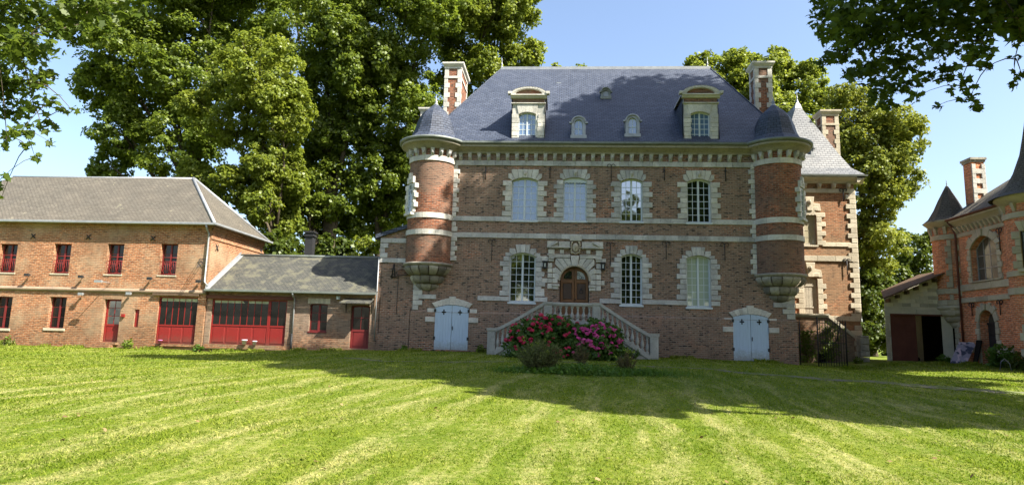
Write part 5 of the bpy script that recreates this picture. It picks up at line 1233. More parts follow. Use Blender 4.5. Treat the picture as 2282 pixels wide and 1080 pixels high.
# ================================================================== WING SIDE STAIR, FENCE AND GATE
yS = 36.6; SP = PL((0, yS, 0), (1, 0, 0), (0, -1, 0))
ss = thing('side_stair', 'brick side stair with stone coping below the plank-shuttered door of the wing', 'staircase', (14.5, 37.5, .1))
xa = 12.3; xb = SP.of(1845, 700)[0]; zt = SP.of(1800, 698)[1]; xc = SP.of(1903, 745)[0]; zc_ = SP.of(1903, 745)[1]
hdk = dict(s0=SP.of(1826, 800)[0], s1=SP.of(1846, 800)[0], z0=-.5, z1=SP.of(1836, 782)[1], rise=0, depth=.4)
mb = MB(); wall(mb, SP, xa, xb, -1, zt-.2, [hdk]); mb.poly([SP.pt(xb, -1), SP.pt(xc, -1), SP.pt(xc, zc_-.2), SP.pt(xb, zt-.2)]); mb.poly([(xc, yS, -1), (xc, 39.2, -1), (xc, 39.2, zc_-.2), (xc, yS, zc_-.2)]); mb.poly([(xa, yS, zt-.2), (xb, yS, zt-.2), (xb, 39.2, zt-.2), (xa, 39.2, zt-.2)]); mb.poly([(xb, yS, zt-.2), (xc, yS, zc_-.2), (xc, 39.2, zc_-.2), (xb, 39.2, zt-.2)])
mb.build('stair_wall', 'brick_mix', ss)
m = MB(); m.sweep(SP, xa, xb, [(-.3, zt-.2), (.06, zt-.2), (.12, zt-.08), (.12, zt), (-.3, zt), (-.3, zt-.2)]); m.hexa([SP.pt(xb, zt-.2, .1), SP.pt(xc, zc_-.2, .1), SP.pt(xc, zc_, .1), SP.pt(xb, zt, .1)], [SP.pt(xb, zt-.2, -.3), SP.pt(xc, zc_-.2, -.3), SP.pt(xc, zc_, -.3), SP.pt(xb, zt, -.3)]); m.build('coping', 'stone_warm', ss)
m = MB(); m.pbox(SP, hdk['s0'], hdk['s1'], -.4, hdk['z1'], -.38, -.3); m.build('low_door', 'dark', ss)
yF = 33.6; FP = PL((0, yF, 0), (1, 0, 0), (0, -1, 0)); fz1 = FP.of(1850, 719)[1]; 
fe = thing('iron_fence', 'tall black iron railing fence closing the gap beside the wing stair', 'fence', (14.5, yF, .1))
def bars(x0, y0_, x1, y1_, n, z1, par, rails=(0., -1.0)):
    for i in range(n):
        t = i/max(1, n-1); x, y = x0+(x1-x0)*t, y0_+(y1_-y0_)*t; g_ = gz(x, y)
        m = MB(); m.tube([(x, y, g_-.05), (x, y, z1+.08), ], [.014, .013], 6); m.tube([(x, y, z1+.08), (x, y, z1+.2)], [.02, .002], 6); m.build('bar', 'iron', par)
    for r_ in rails:
        m = MB(); m.tube([(x0, y0_, z1+r_), (x1, y1_, z1+r_)], .018, 6); m.build('rail', 'iron', par)
xf0 = FP.of(1823, 770)[0]; xf1 = FP.of(1886, 770)[0]
bars(xf0+.12, yF, xf1, yF, 11, fz1, fe, (-.02, -1.0, -1.95))
bars(xf1+.05, yF+.05, FP.of(1912, 770)[0]+.35, yF+2.2, 9, fz1-.1, fe, (-.02, -1.0, -1.95))
for x in (xf0,): m = MB(); m.tube([(x, yF, gz(x, yF)-.05), (x, yF, fz1+.3)], .035, 8); m.build('post', 'iron', fe)
xg = FP.of(1783, 770)[0]
gt = thing('gate_post', 'thin black iron gate post standing alone by the chateau corner', 'post', (xg, yF, .1))
m = MB(); m.tube([(xg, yF, gz(xg, yF)-.05), (xg, yF, fz1+.1)], .03, 8); m.build('post_shaft', 'iron', gt); m = MB(); m.tube([(xg, yF, fz1), (xg-.4, yF, fz1+.05)], .015, 6); m.tube([(xg, yF, 1.4), (xg-.4, yF, 1.4)], .015, 6); m.build('wall_strut', 'iron', gt)
m = MB(); m.tube([(xf0+.9, yF-.04, fz1-.9), (xf0+1.05, yF-.04, fz1-.3), (xf0+1.1, yF-.04, fz1+.02)], .03, 6); m.tube([(xf0+.4, yF-.03, fz1-.6), (xf0+.75, yF-.03, fz1-.1)], .012, 5); m.build('latch_brace', 'iron', fe)
p = at(1927, 808, y=36.2); gp = thing('stone_gatepost', 'short pillar of weathered stone blocks at the end of the iron fence', 'pillar', (p.x, 36.2, p.z))
z = gz(p.x, 36.2)-.1; k = 0; zt = at(1927, 748, y=36.2).z
while z < zt: m = MB(); hh_ = min(.34, zt-z+.02); e = .02*(k % 2); m.pbox(PL((0, 36.0, 0), (1, 0, 0), (0, -1, 0)), p.x-.24-e, p.x+.2+e, z, z+hh_-.015, -.45, .0, .03); m.build('stone_block', 'stone_dark', gp); z += hh_; k += 1

# ================================================================== SMALL THINGS
pb_ = thing('leaning_picture_board', 'large board printed with blotchy grey-violet figures, leaning against the pavilion wall', 'picture board', (20.2, 34.3, .5))
def lean(px, dx=0, dy=0, dz=0): return px
A_ = [at(2117, 817, y=33.9), at(2155, 818, y=33.7), at(2176, 764, y=34.25), at(2137, 761, y=34.5)]
A_[0].z = gz(A_[0].x, A_[0].y)+.02; A_[1].z = gz(A_[1].x, A_[1].y)+.02
nrm = (A_[1]-A_[0]).cross(A_[3]-A_[0]).normalized()*.04
s = N('print'); uvn = s.pos(); n1 = s.noise(s.scl(uvn, (1.1, 1.1, .9)), 2.4, 2, .5); n2 = s.noise(s.scl(uvn, (1.6, 1.6, .8), (3, 1, 2)), 3.0, 1, .4)
col = s.mix(s.ramp(n1, .47, .53), (.28, .25, .3), (.05, .055, .09)); col = s.mix(s.ramp(n2, .54, .6), col, (.5, .38, .42)); M['print'] = s.pbr(col, .5)
m = MB(); m.hexa(A_, [q_-nrm for q_ in A_]); m.build('printed_panel', 'print', pb_)
m = MB(); q0, q1 = A_[3]+(A_[2]-A_[3])*.55, A_[2]; m.tube([q0+Vector((.0, .05, .0)), q1+Vector((0, .05, .0))], .03, 6); m.build('backing_batten', 'paint', pb_)
dk = thing('dark_leaning_panel', 'dark panel leaning on the wall behind the picture board', 'panel', (20.6, 34, .5))
B_ = [q_+Vector((.3, .14, .0)) for q_ in A_]; 
for q_ in B_: q_.x = min(q_.x, 20.82)
m = MB(); m.hexa([Vector((20.45, 33.55, .45)), Vector((20.5, 33.9, .45)), Vector((20.84, 34.0, 1.75)), Vector((20.84, 33.6, 1.75))], [Vector((20.5, 33.53, .45)), Vector((20.55, 33.88, .45)), Vector((20.88, 33.98, 1.72)), Vector((20.88, 33.58, 1.72))]); m.build('panel_face', 'dark', dk)
def pot(u, v, r, mat_, lab, nm='flower_pot'):
    p = at(u, v, y=32.9); z = p.z; t_ = thing(nm, lab, 'flower pot', (p.x, 32.9, z), 'flower pots on the red window sills')
    m = MB(); m.lathe(p.x, 32.9, [(0, z), (r*.7, z), (r*.95, z+r*1.5), (r*1.12, z+r*1.5), (r*1.12, z+r*1.95), (r*.98, z+r*1.95), (r*.9, z+r*1.7), (0, z+r*1.7)], 14); m.build('pot_body', mat_, t_)
M['pinkpot'] = plain('pink_glaze', (.5, .13, .3), .4); M['whitepot'] = plain('pale_lilac_glaze', (.6, .5, .6), .4)
pot(356.5, 765, .1, 'pinkpot', 'deep pink flower pot on the sill of the smaller red glazed bay')
pot(544, 767, .13, 'whitepot', 'larger pale lilac flower pot on the sill of the long red glazed bay'); pot(567, 768, .11, 'whitepot', 'smaller pale lilac flower pot just right of the larger one')
p = atg(418, 778); t_ = thing('wooden_stake', 'thin pale wooden stake upright in the grass near the glazed bay', 'stake', tuple(p))
m = MB(); m.tube([(p.x, p.y, p.z-.1), (p.x, p.y, p.z+.62)], .035, 6); m.build('stake_shaft', 'wood', t_)
cb = thing('climbing_vine', 'leafy green vine climbing the sunny brick wall of the side stair', 'climbing plant', (13.4, 36.4, .1))
# ================================================================== GROUND
rng = np.random.default_rng(11)
def axis(segs):
    o = []
    for a, b, st_ in segs: o += list(np.arange(a, b, st_))
    return o+[segs[-1][1]]
gx = axis([(-700, -100, 60), (-100, -40, 6), (-40, 30, .5), (30, 100, 5), (100, 700, 60)]); gy = axis([(-120, -10, 10), (-10, 2, 1.5), (2, 42, .45), (42, 90, 3), (90, 900, 60)])
V = [(x, y, gz(x, y)) for y in gy for x in gx]; nx_ = len(gx)
Fc = [(j*nx_+i, j*nx_+i+1, (j+1)*nx_+i+1, (j+1)*nx_+i) for j in range(len(gy)-1) for i in range(nx_-1)]
me = bpy.data.meshes.new('lawn'); me.from_pydata(V, [], Fc); me.polygons.foreach_set('use_smooth', np.ones(len(Fc), bool))
s = N('lawn_ground'); c = lawn_color(s); c = s.mix(1., c, (.72, .72, .72), 'MULTIPLY')
p_ = s.pos(); hgt = s.math('ADD', s.noise(p_, 14, 5, .75), s.math('MULTIPLY', s.noise(p_, 2.2, 3), 1.2)); M['lawn'] = s.pbr(c, .95, s.bump(hgt, .05, .9), .1)
me.materials.append(M['lawn']); lawn = bpy.data.objects.new('lawn', me); COL.objects.link(lawn); lawn['kind'] = 'structure'
# gravel track
s = N('track_gravel'); p_ = s.pos(); n1 = s.noise(p_, 26, 3, .8); n2 = s.noise(p_, 2.1, 5, .7)
c = s.mix(s.ramp(n1, .3, .7), (.11, .10, .08), (.22, .20, .165)); c = s.mix(s.ramp(n2, .4, .54), c, (.12, .15, .04)); M['gravel'] = s.pbr(c, .95, s.bump(n1, .03, .9), .1)
cl = [(700, 797, .18), (860, 805, .22), (1000, 806, .22), (1130, 805, .25), (1300, 808, .2), (1430, 815, .25), (1520, 819, .3), (1600, 824, .35), (1700, 834, .42), (1800, 842, .48), (1900, 848, .5), (2000, 855, .55), (2100, 863, .6), (2200, 871, .6), (2282, 877, .62)]
pts = [(atg(u, v), w_) for u, v, w_ in cl]; pts.append((pts[-1][0]+Vector((6, -2.2, 0)), .7)); tv = []; tf = []; k = 0; dense = []
for i in range(len(pts)-1):
    n = max(2, int((pts[i+1][0]-pts[i][0]).length/.3))
    for j in range(n): t = j/n; q = pts[i][0].lerp(pts[i+1][0], t); dense.append((q, pts[i][1]+(pts[i+1][1]-pts[i][1])*t))
for i, (q, w_) in enumerate(dense):
    d_ = (dense[min(i+1, len(dense)-1)][0]-dense[max(i-1, 0)][0]); d_.z = 0; d_.normalize(); nn = Vector((-d_.y, d_.x, 0))
    for e in (-1, -.33, .33, 1):
        r_ = q+nn*w_*e*(random.uniform(.65, 1.2) if abs(e) == 1 else 1); tv.append((r_.x, r_.y, gz(r_.x, r_.y)+.012))
for i in range(len(dense)-1):
    for j in range(3): a = i*4+j; tf.append((a, a+1, a+5, a+4))
me = bpy.data.meshes.new('gravel_track'); me.from_pydata(tv, [], tf); me.materials.append(M['gravel']); o = bpy.data.objects.new('gravel_track', me); COL.objects.link(o); o['kind'] = 'structure'
TRK = np.array([[q.x, q.y, w_] for q, w_ in dense])

def fast_mesh(name, V, nper, mat, parent=None, rnd=None, smooth=False, origin=None):
    """V: (n, nper, 3) array -> mesh of n faces"""
    n = V.shape[0]; off = np.array(wloc(parent)) if parent is not None else np.zeros(3)
    me = bpy.data.meshes.new(name); me.vertices.add(n*nper); me.vertices.foreach_set('co', (V.reshape(-1, 3)-off).astype(np.float32).ravel())
    me.loops.add(n*nper); me.loops.foreach_set('vertex_index', np.arange(n*nper, dtype=np.int32))
    me.polygons.add(n); me.polygons.foreach_set('loop_start', np.arange(0, n*nper, nper, dtype=np.int32)); me.polygons.foreach_set('loop_total', np.full(n, nper, np.int32))
    me.update(calc_edges=True); me.validate()
    a = me.attributes.new('rnd', 'FLOAT', 'FACE'); a.data.foreach_set('value', (rnd if rnd is not None else rng.random(n)).astype(np.float32))
    me.materials.append(M[mat]); o = bpy.data.objects.new(name, me); COL.objects.link(o)
    if parent is not None: o.parent = parent
    return o
gzv = np.vectorize(gz)
# grass blades on the mown lawn
s = N('grass_blades'); c = lawn_color(s); r_ = s.attr('rnd'); c = s.mix(s.ramp(r_, 0, 1), s.mix(1., c, (.62, .7, .55), 'MULTIPLY'), s.mix(1., c, (1.45, 1.3, 1.5), 'MULTIPLY'))
d_ = s.n('BsdfDiffuse'); s.set(d_, 'Color', c); t_ = s.n('BsdfTranslucent'); s.set(t_, 'Color', s.mix(1., c, (1.1, 1.25, .6), 'MULTIPLY'))
m_ = s.n('MixShader'); s.set(m_, '0', .4); s.set(m_, '1', d_.outputs[0]); s.set(m_, '2', t_.outputs[0]); s.t.links.new(m_.outputs[0], s.out.inputs[0]); M['blades'] = s.m
def blades(name, X, Y, h0, hk, w0, wk, lean=.6, tuft=None):
    n = len(X); Z = gzv(X, Y); d = np.hypot(X, Y); h = (h0+hk*d)*rng.uniform(.5, 1.3, n); w_ = (w0+wk*d)*rng.uniform(.7, 1.3, n)
    if tuft is not None: h *= tuft
    th = rng.uniform(0, 2*pi, n); le = rng.normal(0, lean, n); lf = rng.uniform(0, 2*pi, n)
    B = np.stack([X, Y, Z-.01], 1); S_ = np.stack([np.cos(th), np.sin(th), np.zeros(n)], 1)*w_[:, None]/2
    T = B+np.stack([np.cos(lf)*h*le, np.sin(lf)*h*le, h], 1); Mi = B+(T-B)*.5+np.stack([np.zeros(n), np.zeros(n), h*.12], 1)
    V = np.stack([B-S_, B+S_, Mi+S_*.7, T], 1); return V
def track_free(X, Y):
    keep = np.ones(len(X), bool)
    for q in TRK[::2]: keep &= (X-q[0])**2+(Y-q[1])**2 > (q[2]*.8)**2
    return keep
n = 330000; U_ = rng.random(n)**1.15; Y = 4.6*(34/4.6)**U_; X = rng.uniform(-1, .86, n)*Y*1.02+rng.uniform(-1, 1, n)
k_ = track_free(X, Y) | (rng.random(n) < .12); X, Y = X[k_], Y[k_]
k_ = ~((Y > 32.8) & (X < 12)) & ~((X > 20.7) & (Y > 30)) & ~((X > 16.6) & (Y > 35.9)); X, Y = X[k_], Y[k_]
clump = .7+.6*(np.sin(X*1.7+np.sin(Y*1.3)*2)*np.sin(Y*2.1+X*.6)*.5+.5)
o = fast_mesh('grass', blades('g', X, Y, .02, .0011, .006, .0013, 1.1, clump), 4, 'blades'); o['kind'] = 'stuff'
tag(o, 'short mown green grass covering the lawn in pale clipped stripes', 'grass')
n = 240; Yf = rng.uniform(5, 31, n); Xf = rng.uniform(-.9, .85, n)*Yf
Pf = np.stack([Xf, Yf, gzv(Xf, Yf)+.035], 1); FALLEN = (Pf, np.array([0, 0, 1.])+rng.normal(0, .35, (n, 3)), rng.uniform(.03, .07, n))
# rough tufts along the wall feet and in far shade
n = 22000; X = rng.uniform(-30, 20, n); Y = 32.85-np.abs(rng.normal(0, .35, n)); X[:2500] = rng.uniform(-31, -9.5, 2500)
k_ = (X < -9) & (rng.random(n) < .35) | (X > -9) & (rng.random(n) < .6) ; X, Y = X[k_], Y[k_]
k_ = ~((X > -2.2) & (X < 4.3)) ; X, Y = X[k_], Y[k_]
o = fast_mesh('rough_grass', blades('g', X, Y, .045, .0012, .01, .001, .6, .5+1.4*(np.sin(X*2.3)*np.sin(X*.9+2) > .15)), 4, 'blades'); o['kind'] = 'stuff'; tag(o, 'unmown grass and weeds growing along the foot of the walls', 'grass')

# ================================================================== FOLIAGE
def unit(v): return v/np.maximum(np.linalg.norm(v, axis=-1, keepdims=True), 1e-9)
QUAD = np.array([[0, 0, 0], [.48, -.42, .1], [1, 0, -.06], [.48, .42, .1]])
MAPLE = np.array([[-.05, 0, 0], [.12, -.3, .02], [.0, -.52, -.05], [.35, -.42, .03], [.55, -.62, -.06], [.62, -.24, .04], [1.0, 0, -.1], [.62, .24, .04], [.55, .62, -.06], [.35, .42, .03], [.0, .52, -.05], [.12, .3, .02]])
LANCE = np.array([[0, 0, 0], [.4, -.14, .02], [1, 0, -.05], [.4, .14, .02]])
OVAL = np.array([[0, 0, 0], [.3, -.32, .05], [.7, -.28, .05], [1, 0, -.05], [.7, .28, .05], [.3, .32, .05]])
def leaf_v(P, Nn, size, shape=QUAD, tdir=None):
    n = len(P); Nn = unit(Nn); T = tdir if tdir is not None else rng.normal(size=(n, 3)); T = unit(T-(T*Nn).sum(1, keepdims=True)*Nn); B = np.cross(Nn, T)
    s_ = shape[None]*size[:, None, None]
    return P[:, None]+s_[..., 0:1]*T[:, None]+s_[..., 1:2]*B[:, None]+s_[..., 2:3]*Nn[:, None]
def crown_pts(lobes, dens, pr=.2, inner=.12, flat=.62):
    """leaf positions/normals: small flattened puffs spread over the shell of each lobe"""
    Ps, Ns = [], []
    for lb in lobes:
        c, r = np.array(lb[:3]), np.array(lb[3:6] if len(lb) > 4 else [lb[3]]*3); rm = float(np.mean(r))
        area = 4*pi*rm*rm; nl = int(area*dens); m = max(8, int(3.2/(pr*pr)))
        d = unit(rng.normal(size=(m, 3))); rad = rng.uniform(.66, 1.04, (m, 1)); pc = c+d*r*rad; prr = rm*pr*rng.uniform(.6, 1.35, m)
        idx = rng.integers(0, m, nl); q = unit(rng.normal(size=(nl, 3)))*rng.random((nl, 1))**.4*np.array([1, 1, flat])
        P = pc[idx]+q*prr[idx][:, None]; Nn = .55*unit(q)+.5*d[idx]+np.array([0, 0, .45])+.55*rng.normal(size=(nl, 3))
        ni = int(nl*inner); P[:ni] = c+unit(rng.normal(size=(ni, 3)))*r*rng.random((ni, 1))**.5*.8
        Ps.append(P); Ns.append(Nn)
    return np.concatenate(Ps), np.concatenate(Ns)
def LB_(u, v, y, rp): p = at(u, v, y=y); return (p.x, p.y, p.z, rp*y/1433)
def limbs(mb, base, lobes, r0, split=.45, wob=.6):
    base = Vector(base); cen = sum((Vector(l[:3]) for l in lobes), Vector())/len(lobes); top = max(l[2] for l in lobes)
    tx = base.x*.5+cen.x*.5; ty = base.y*.5+cen.y*.5; H_ = top-base.z
    def tr(t): return Vector((base.x+(cen.x-base.x)*t*t*.8+wob*.3*sin(t*5), base.y+(cen.y-base.y)*t*t*.8, base.z+H_*.85*t))
    ts = [0, .03, .08, .2, .35, .5, .65, .8, 1]; rs = [r0*1.5, r0*1.15, r0, r0*.9, r0*.75, r0*.6, r0*.42, r0*.28, r0*.1]
    mb.tube([tr(t)-Vector((0, 0, .3 if t == 0 else 0)) for t in ts], rs, 10)
    for l in lobes:
        c = Vector(l[:3]); t0 = clamp((c.z-base.z)/H_*.85*.62, .12, .8); a = tr(t0); rr0 = r0*(1-t0)*.62
        mid = a.lerp(c, .5)+Vector((random.uniform(-wob, wob), random.uniform(-wob, wob), random.uniform(-.2, 1.)*wob))
        mb.tube([a, a.lerp(mid, .55)+Vector((0, 0, .15)), mid, c], [rr0, rr0*.8, rr0*.6, rr0*.25], 7)
        R_ = l[3]
        for k in range(5):
            e = c+Vector((random.gauss(0, 1), random.gauss(0, 1), random.gauss(0, .8))).normalized()*R_*.85; q = mid.lerp(c, random.uniform(.2, .9))
            mb.tube([q, q.lerp(e, .5)+Vector((0, 0, .2)), e], [rr0*.35, rr0*.22, .02], 5, False)
def tree(name, label, cat, base, lobes, dens, size, mat, r0=.5, group=None, pr=.2, inner=.12, shape=QUAD, flat=.62):
    t = thing(name, label, cat, base, group); L2 = []
    for l in lobes:
        if l[1] > 40:
            L2.append((*l[:3], l[3]*.88))
            for k in range(4):
                e = Vector((random.gauss(0, 1), random.gauss(0, 1)-.5, random.gauss(0, 1))).normalized()*l[3]*random.uniform(.6, .9); L2.append((l[0]+e.x, l[1]+e.y, l[2]+e.z, l[3]*random.uniform(.22, .45)))
        else: L2.append(l)
    P, Nn = crown_pts(L2, dens, pr, inner, flat)
    fast_mesh('crown', leaf_v(P, Nn, size*rng.uniform(.65, 1.35, len(P)), shape), len(shape), mat, t)
    m = MB(); limbs(m, base, lobes, r0); m.build('trunk', 'bark', t); return t
def G(u, y): p = at(u, 760, y=y); return (p.x, y, gz(p.x, y))
LF = 'tall plane trees behind the buildings'
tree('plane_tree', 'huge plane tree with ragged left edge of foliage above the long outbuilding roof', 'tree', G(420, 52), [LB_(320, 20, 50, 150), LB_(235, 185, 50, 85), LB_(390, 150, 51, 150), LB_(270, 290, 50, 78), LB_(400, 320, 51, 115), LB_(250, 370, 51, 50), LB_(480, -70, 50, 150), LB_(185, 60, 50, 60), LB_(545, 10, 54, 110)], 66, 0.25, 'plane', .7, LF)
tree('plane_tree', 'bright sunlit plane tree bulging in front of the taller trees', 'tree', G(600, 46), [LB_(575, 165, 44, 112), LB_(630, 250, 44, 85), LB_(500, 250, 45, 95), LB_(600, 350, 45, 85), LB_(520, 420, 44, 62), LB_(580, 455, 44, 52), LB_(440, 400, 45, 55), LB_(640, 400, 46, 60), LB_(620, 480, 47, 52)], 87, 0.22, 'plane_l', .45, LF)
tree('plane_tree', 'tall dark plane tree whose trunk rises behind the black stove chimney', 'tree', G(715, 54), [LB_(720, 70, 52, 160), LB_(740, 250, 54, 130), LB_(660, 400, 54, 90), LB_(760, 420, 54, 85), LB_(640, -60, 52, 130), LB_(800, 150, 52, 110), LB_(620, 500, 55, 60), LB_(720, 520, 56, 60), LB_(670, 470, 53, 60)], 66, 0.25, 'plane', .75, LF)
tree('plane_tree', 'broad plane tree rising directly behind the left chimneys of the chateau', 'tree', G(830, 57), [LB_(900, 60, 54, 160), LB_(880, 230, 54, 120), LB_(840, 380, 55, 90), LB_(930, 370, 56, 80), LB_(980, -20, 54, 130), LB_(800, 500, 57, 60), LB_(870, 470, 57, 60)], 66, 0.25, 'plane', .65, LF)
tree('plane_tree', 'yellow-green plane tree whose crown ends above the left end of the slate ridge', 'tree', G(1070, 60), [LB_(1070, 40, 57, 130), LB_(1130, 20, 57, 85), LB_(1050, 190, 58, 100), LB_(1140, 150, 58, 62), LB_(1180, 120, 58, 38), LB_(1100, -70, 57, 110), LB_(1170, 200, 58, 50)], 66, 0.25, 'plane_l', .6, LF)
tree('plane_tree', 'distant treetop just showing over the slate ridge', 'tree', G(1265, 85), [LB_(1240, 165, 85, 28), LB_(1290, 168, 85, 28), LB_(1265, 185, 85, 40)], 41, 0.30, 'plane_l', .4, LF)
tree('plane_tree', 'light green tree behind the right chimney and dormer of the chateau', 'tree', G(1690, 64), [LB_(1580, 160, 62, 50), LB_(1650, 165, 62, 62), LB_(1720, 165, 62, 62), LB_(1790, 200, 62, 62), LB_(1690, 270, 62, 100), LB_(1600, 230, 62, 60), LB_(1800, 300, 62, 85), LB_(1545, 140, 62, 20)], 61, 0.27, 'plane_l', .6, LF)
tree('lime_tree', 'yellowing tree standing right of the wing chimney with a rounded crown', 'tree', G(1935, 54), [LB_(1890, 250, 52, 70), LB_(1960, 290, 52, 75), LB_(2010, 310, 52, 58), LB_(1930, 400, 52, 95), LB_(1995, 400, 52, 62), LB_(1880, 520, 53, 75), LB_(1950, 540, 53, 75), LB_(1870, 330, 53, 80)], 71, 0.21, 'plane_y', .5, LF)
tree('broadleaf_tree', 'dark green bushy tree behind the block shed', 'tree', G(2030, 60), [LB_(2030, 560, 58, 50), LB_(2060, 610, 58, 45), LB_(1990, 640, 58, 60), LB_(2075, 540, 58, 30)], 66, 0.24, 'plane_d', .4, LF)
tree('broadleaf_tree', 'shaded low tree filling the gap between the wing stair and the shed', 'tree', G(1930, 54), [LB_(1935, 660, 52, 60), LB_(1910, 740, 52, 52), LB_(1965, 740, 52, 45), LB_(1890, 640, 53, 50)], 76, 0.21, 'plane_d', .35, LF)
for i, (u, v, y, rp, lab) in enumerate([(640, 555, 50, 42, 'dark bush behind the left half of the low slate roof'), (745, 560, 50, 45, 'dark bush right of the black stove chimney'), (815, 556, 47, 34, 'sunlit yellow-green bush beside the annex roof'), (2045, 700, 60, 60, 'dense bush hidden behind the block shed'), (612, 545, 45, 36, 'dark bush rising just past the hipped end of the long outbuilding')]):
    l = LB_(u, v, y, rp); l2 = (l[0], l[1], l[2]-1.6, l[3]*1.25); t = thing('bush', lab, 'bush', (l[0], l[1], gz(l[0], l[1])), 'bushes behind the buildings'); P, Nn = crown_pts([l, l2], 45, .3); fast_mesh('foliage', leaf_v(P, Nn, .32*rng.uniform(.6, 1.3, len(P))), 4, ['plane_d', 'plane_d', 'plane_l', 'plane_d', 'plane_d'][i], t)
    m = MB(); m.tube([(l[0], l[1], gz(l[0], l[1])-.2), (l[0]+.1, l[1], l[2])], [.15, .05], 7); m.build('stem', 'bark', t)
# spruce whose tip shows at the far left
t = thing('spruce_tree', 'dark spruce tip at the left edge above the outbuilding roof', 'tree', G(-60, 46), 'trees beyond the outbuilding')
l = LB_(-40, 340, 46, 10); P = []; Nn = []
z0 = gz(l[0], 46); zt = at(-60, 290, y=46).z
for k in range(26):
    f = k/25; z = z0+2+(zt-z0-2)*f; R_ = 3.6*(1-f)+.3
    for j in range(10):
        a = random.uniform(0, 2*pi); rr_ = np.linspace(.1, 1, 70); P.append(np.stack([l[0]+R_*rr_*cos(a), 46+R_*rr_*sin(a), z-R_*.25*rr_+rng.normal(0, .08, 70)], 1)+rng.normal(0, .12, (70, 3))); Nn.append(np.tile([0, 0, 1.], (70, 1))+rng.normal(0, .5, (70, 3)))
P = np.concatenate(P); Nn = np.concatenate(Nn); fast_mesh('crown', leaf_v(P, Nn, rng.uniform(.15, .35, len(P)), LANCE), 4, 'spruce', t)
m = MB(); m.tube([(l[0], 46, z0), (l[0], 46, zt)], [.35, .03], 8); m.build('trunk', 'bark', t)
# ---- near trees: drooping maple-leaved sprays
def spray(puffs, dens, size, droop=.35):
    Ps, Ns = [], []
    for (x, y, z, r) in puffs:
        n = max(6, int(dens*pi*r*r)); q = unit(rng.normal(size=(n, 3)))*rng.random((n, 1))**.45; P = np.array([x, y, z])+q*np.array([r, r, r*.8]); Ps.append(P); Ns.append(np.array([0, -.25, .6])+rng.normal(0, .6, (n, 3)))
    return np.concatenate(Ps), np.concatenate(Ns)
def wlobe(a, h_, z, r): return (.4*a+.917*h_, .917*a-.4*h_, z, r)
def twigs(m, root, hp):
    """every spray hangs from the nearest spray closer to the bough"""
    pts = sorted((Vector(q[:3]) for q in hp), key=lambda q: (q-root).length); done = [root]
    for i, e in enumerate(pts):
        par = min(done, key=lambda q: (q-e).length+.25*(q-root).length); L = (e-par).length; r0 = .016*(1-i/len(pts))+.006
        m.tube([par, par.lerp(e, .35)+Vector((0, 0, .1*L)), par.lerp(e, .7)+Vector((0, 0, .08*L)), e], [r0, r0*.8, r0*.6, r0*.4], 5, False); done.append(e)
o = fast_mesh('fallen_leaves', leaf_v(*FALLEN, MAPLE), 12, 'fallen'); o['kind'] = 'stuff'; tag(o, 'a few dry brown leaves lying scattered over the mown lawn', 'fallen leaves')
R1 = thing('maple_tree', 'large near tree at right whose dark leafy branches hang into the top of the view', 'tree', (13.6, 10.2, gz(13.6, 10.2)), 'big trees beside the courtyard')
big = [wlobe(15.4, 5.5, 11.4, 2.9), wlobe(18, 6.5, 14, 5), wlobe(20.6, 6.5, 20.5, 5.2), wlobe(21, 6.5, 27, 5.2), wlobe(20.4, 7, 31.5, 3.8), wlobe(25, 8, 17, 4.8), wlobe(20, 9, 11, 3.5), wlobe(26, 11, 13, 3.6), wlobe(13.2, 6, 13, 1.5), wlobe(14.6, 5, 18.5, 1.6), wlobe(12.2, 5.5, 10.4, 1.1), wlobe(15.2, 6, 24, 1.5), wlobe(16.6, 7, 32.5, 2), wlobe(16, 7, 36.2, 1.7), wlobe(14.5, 8, 8.5, 1.6), wlobe(17.5, 9, 7.2, 1.7)]
P, Nn = crown_pts(big, 24, .25, .3); fast_mesh('crown', leaf_v(P, Nn, .5*rng.uniform(.6, 1.3, len(P)), MAPLE), 12, 'near', R1)
m = MB(); limbs(m, (13.6, 10.2, gz(13.6, 10.2)), big, .55); m.build('trunk', 'bark', R1)
hang = [(1835, 30, 30), (1850, 75, 36), (1870, 120, 30), (1835, 140, 22), (1900, 20, 60), (1920, 90, 55), (1930, 160, 45), (1958, 205, 32), (1975, 235, 20), (1990, 60, 70), (2000, 140, 50), (1985, 190, 30), (2030, 190, 22), (2060, 40, 70), (2080, 110, 42), (2110, 160, 30), (2140, 190, 26), (2160, 222, 18), (2180, 240, 12), (2130, 100, 30), (2140, 40, 55), (2190, 60, 40), (2195, 110, 22), (2165, 130, 26), (2200, 150, 14), (2215, 20, 28), (2235, 60, 12), (2045, 215, 16), (2090, 235, 12), (2065, 175, 16), (1885, 60, 50), (1950, 40, 55), (2268, 40, 22), (2276, 90, 20), (2262, 130, 12), (2276, 165, 16), (2260, 188, 12), (2180, 90, 34), (1890, 165, 20), (1815, 55, 10), (1860, -20, 60), (1960, -40, 80), (2080, -40, 80), (2180, -40, 60)]
hp = []
for u, v, r in hang: y = 15.2+random.uniform(-1.2, 1.6); p = at(u, v, y=y); hp.append((p.x, p.y, p.z, r*y/1433))
P, Nn = spray(hp, 165, .16); fast_mesh('hanging_leaves', leaf_v(P, Nn, .16*rng.uniform(.6, 1.3, len(P)), MAPLE), 12, 'near', R1)
m = MB(); root = Vector((12.2, 12.5, 11.5)); twigs(m, root, hp)
m.build('branches', 'bark', R1)
R2l = [wlobe(28, 9, 22, 5.2), wlobe(27.5, 9, 28, 5), wlobe(27.5, 9, 32.5, 4.2), wlobe(32.5, 9.5, 24, 5), wlobe(32.5, 9.5, 30.5, 5), wlobe(32.5, 9.5, 35, 4), wlobe(30, 11, 17, 4.2)]
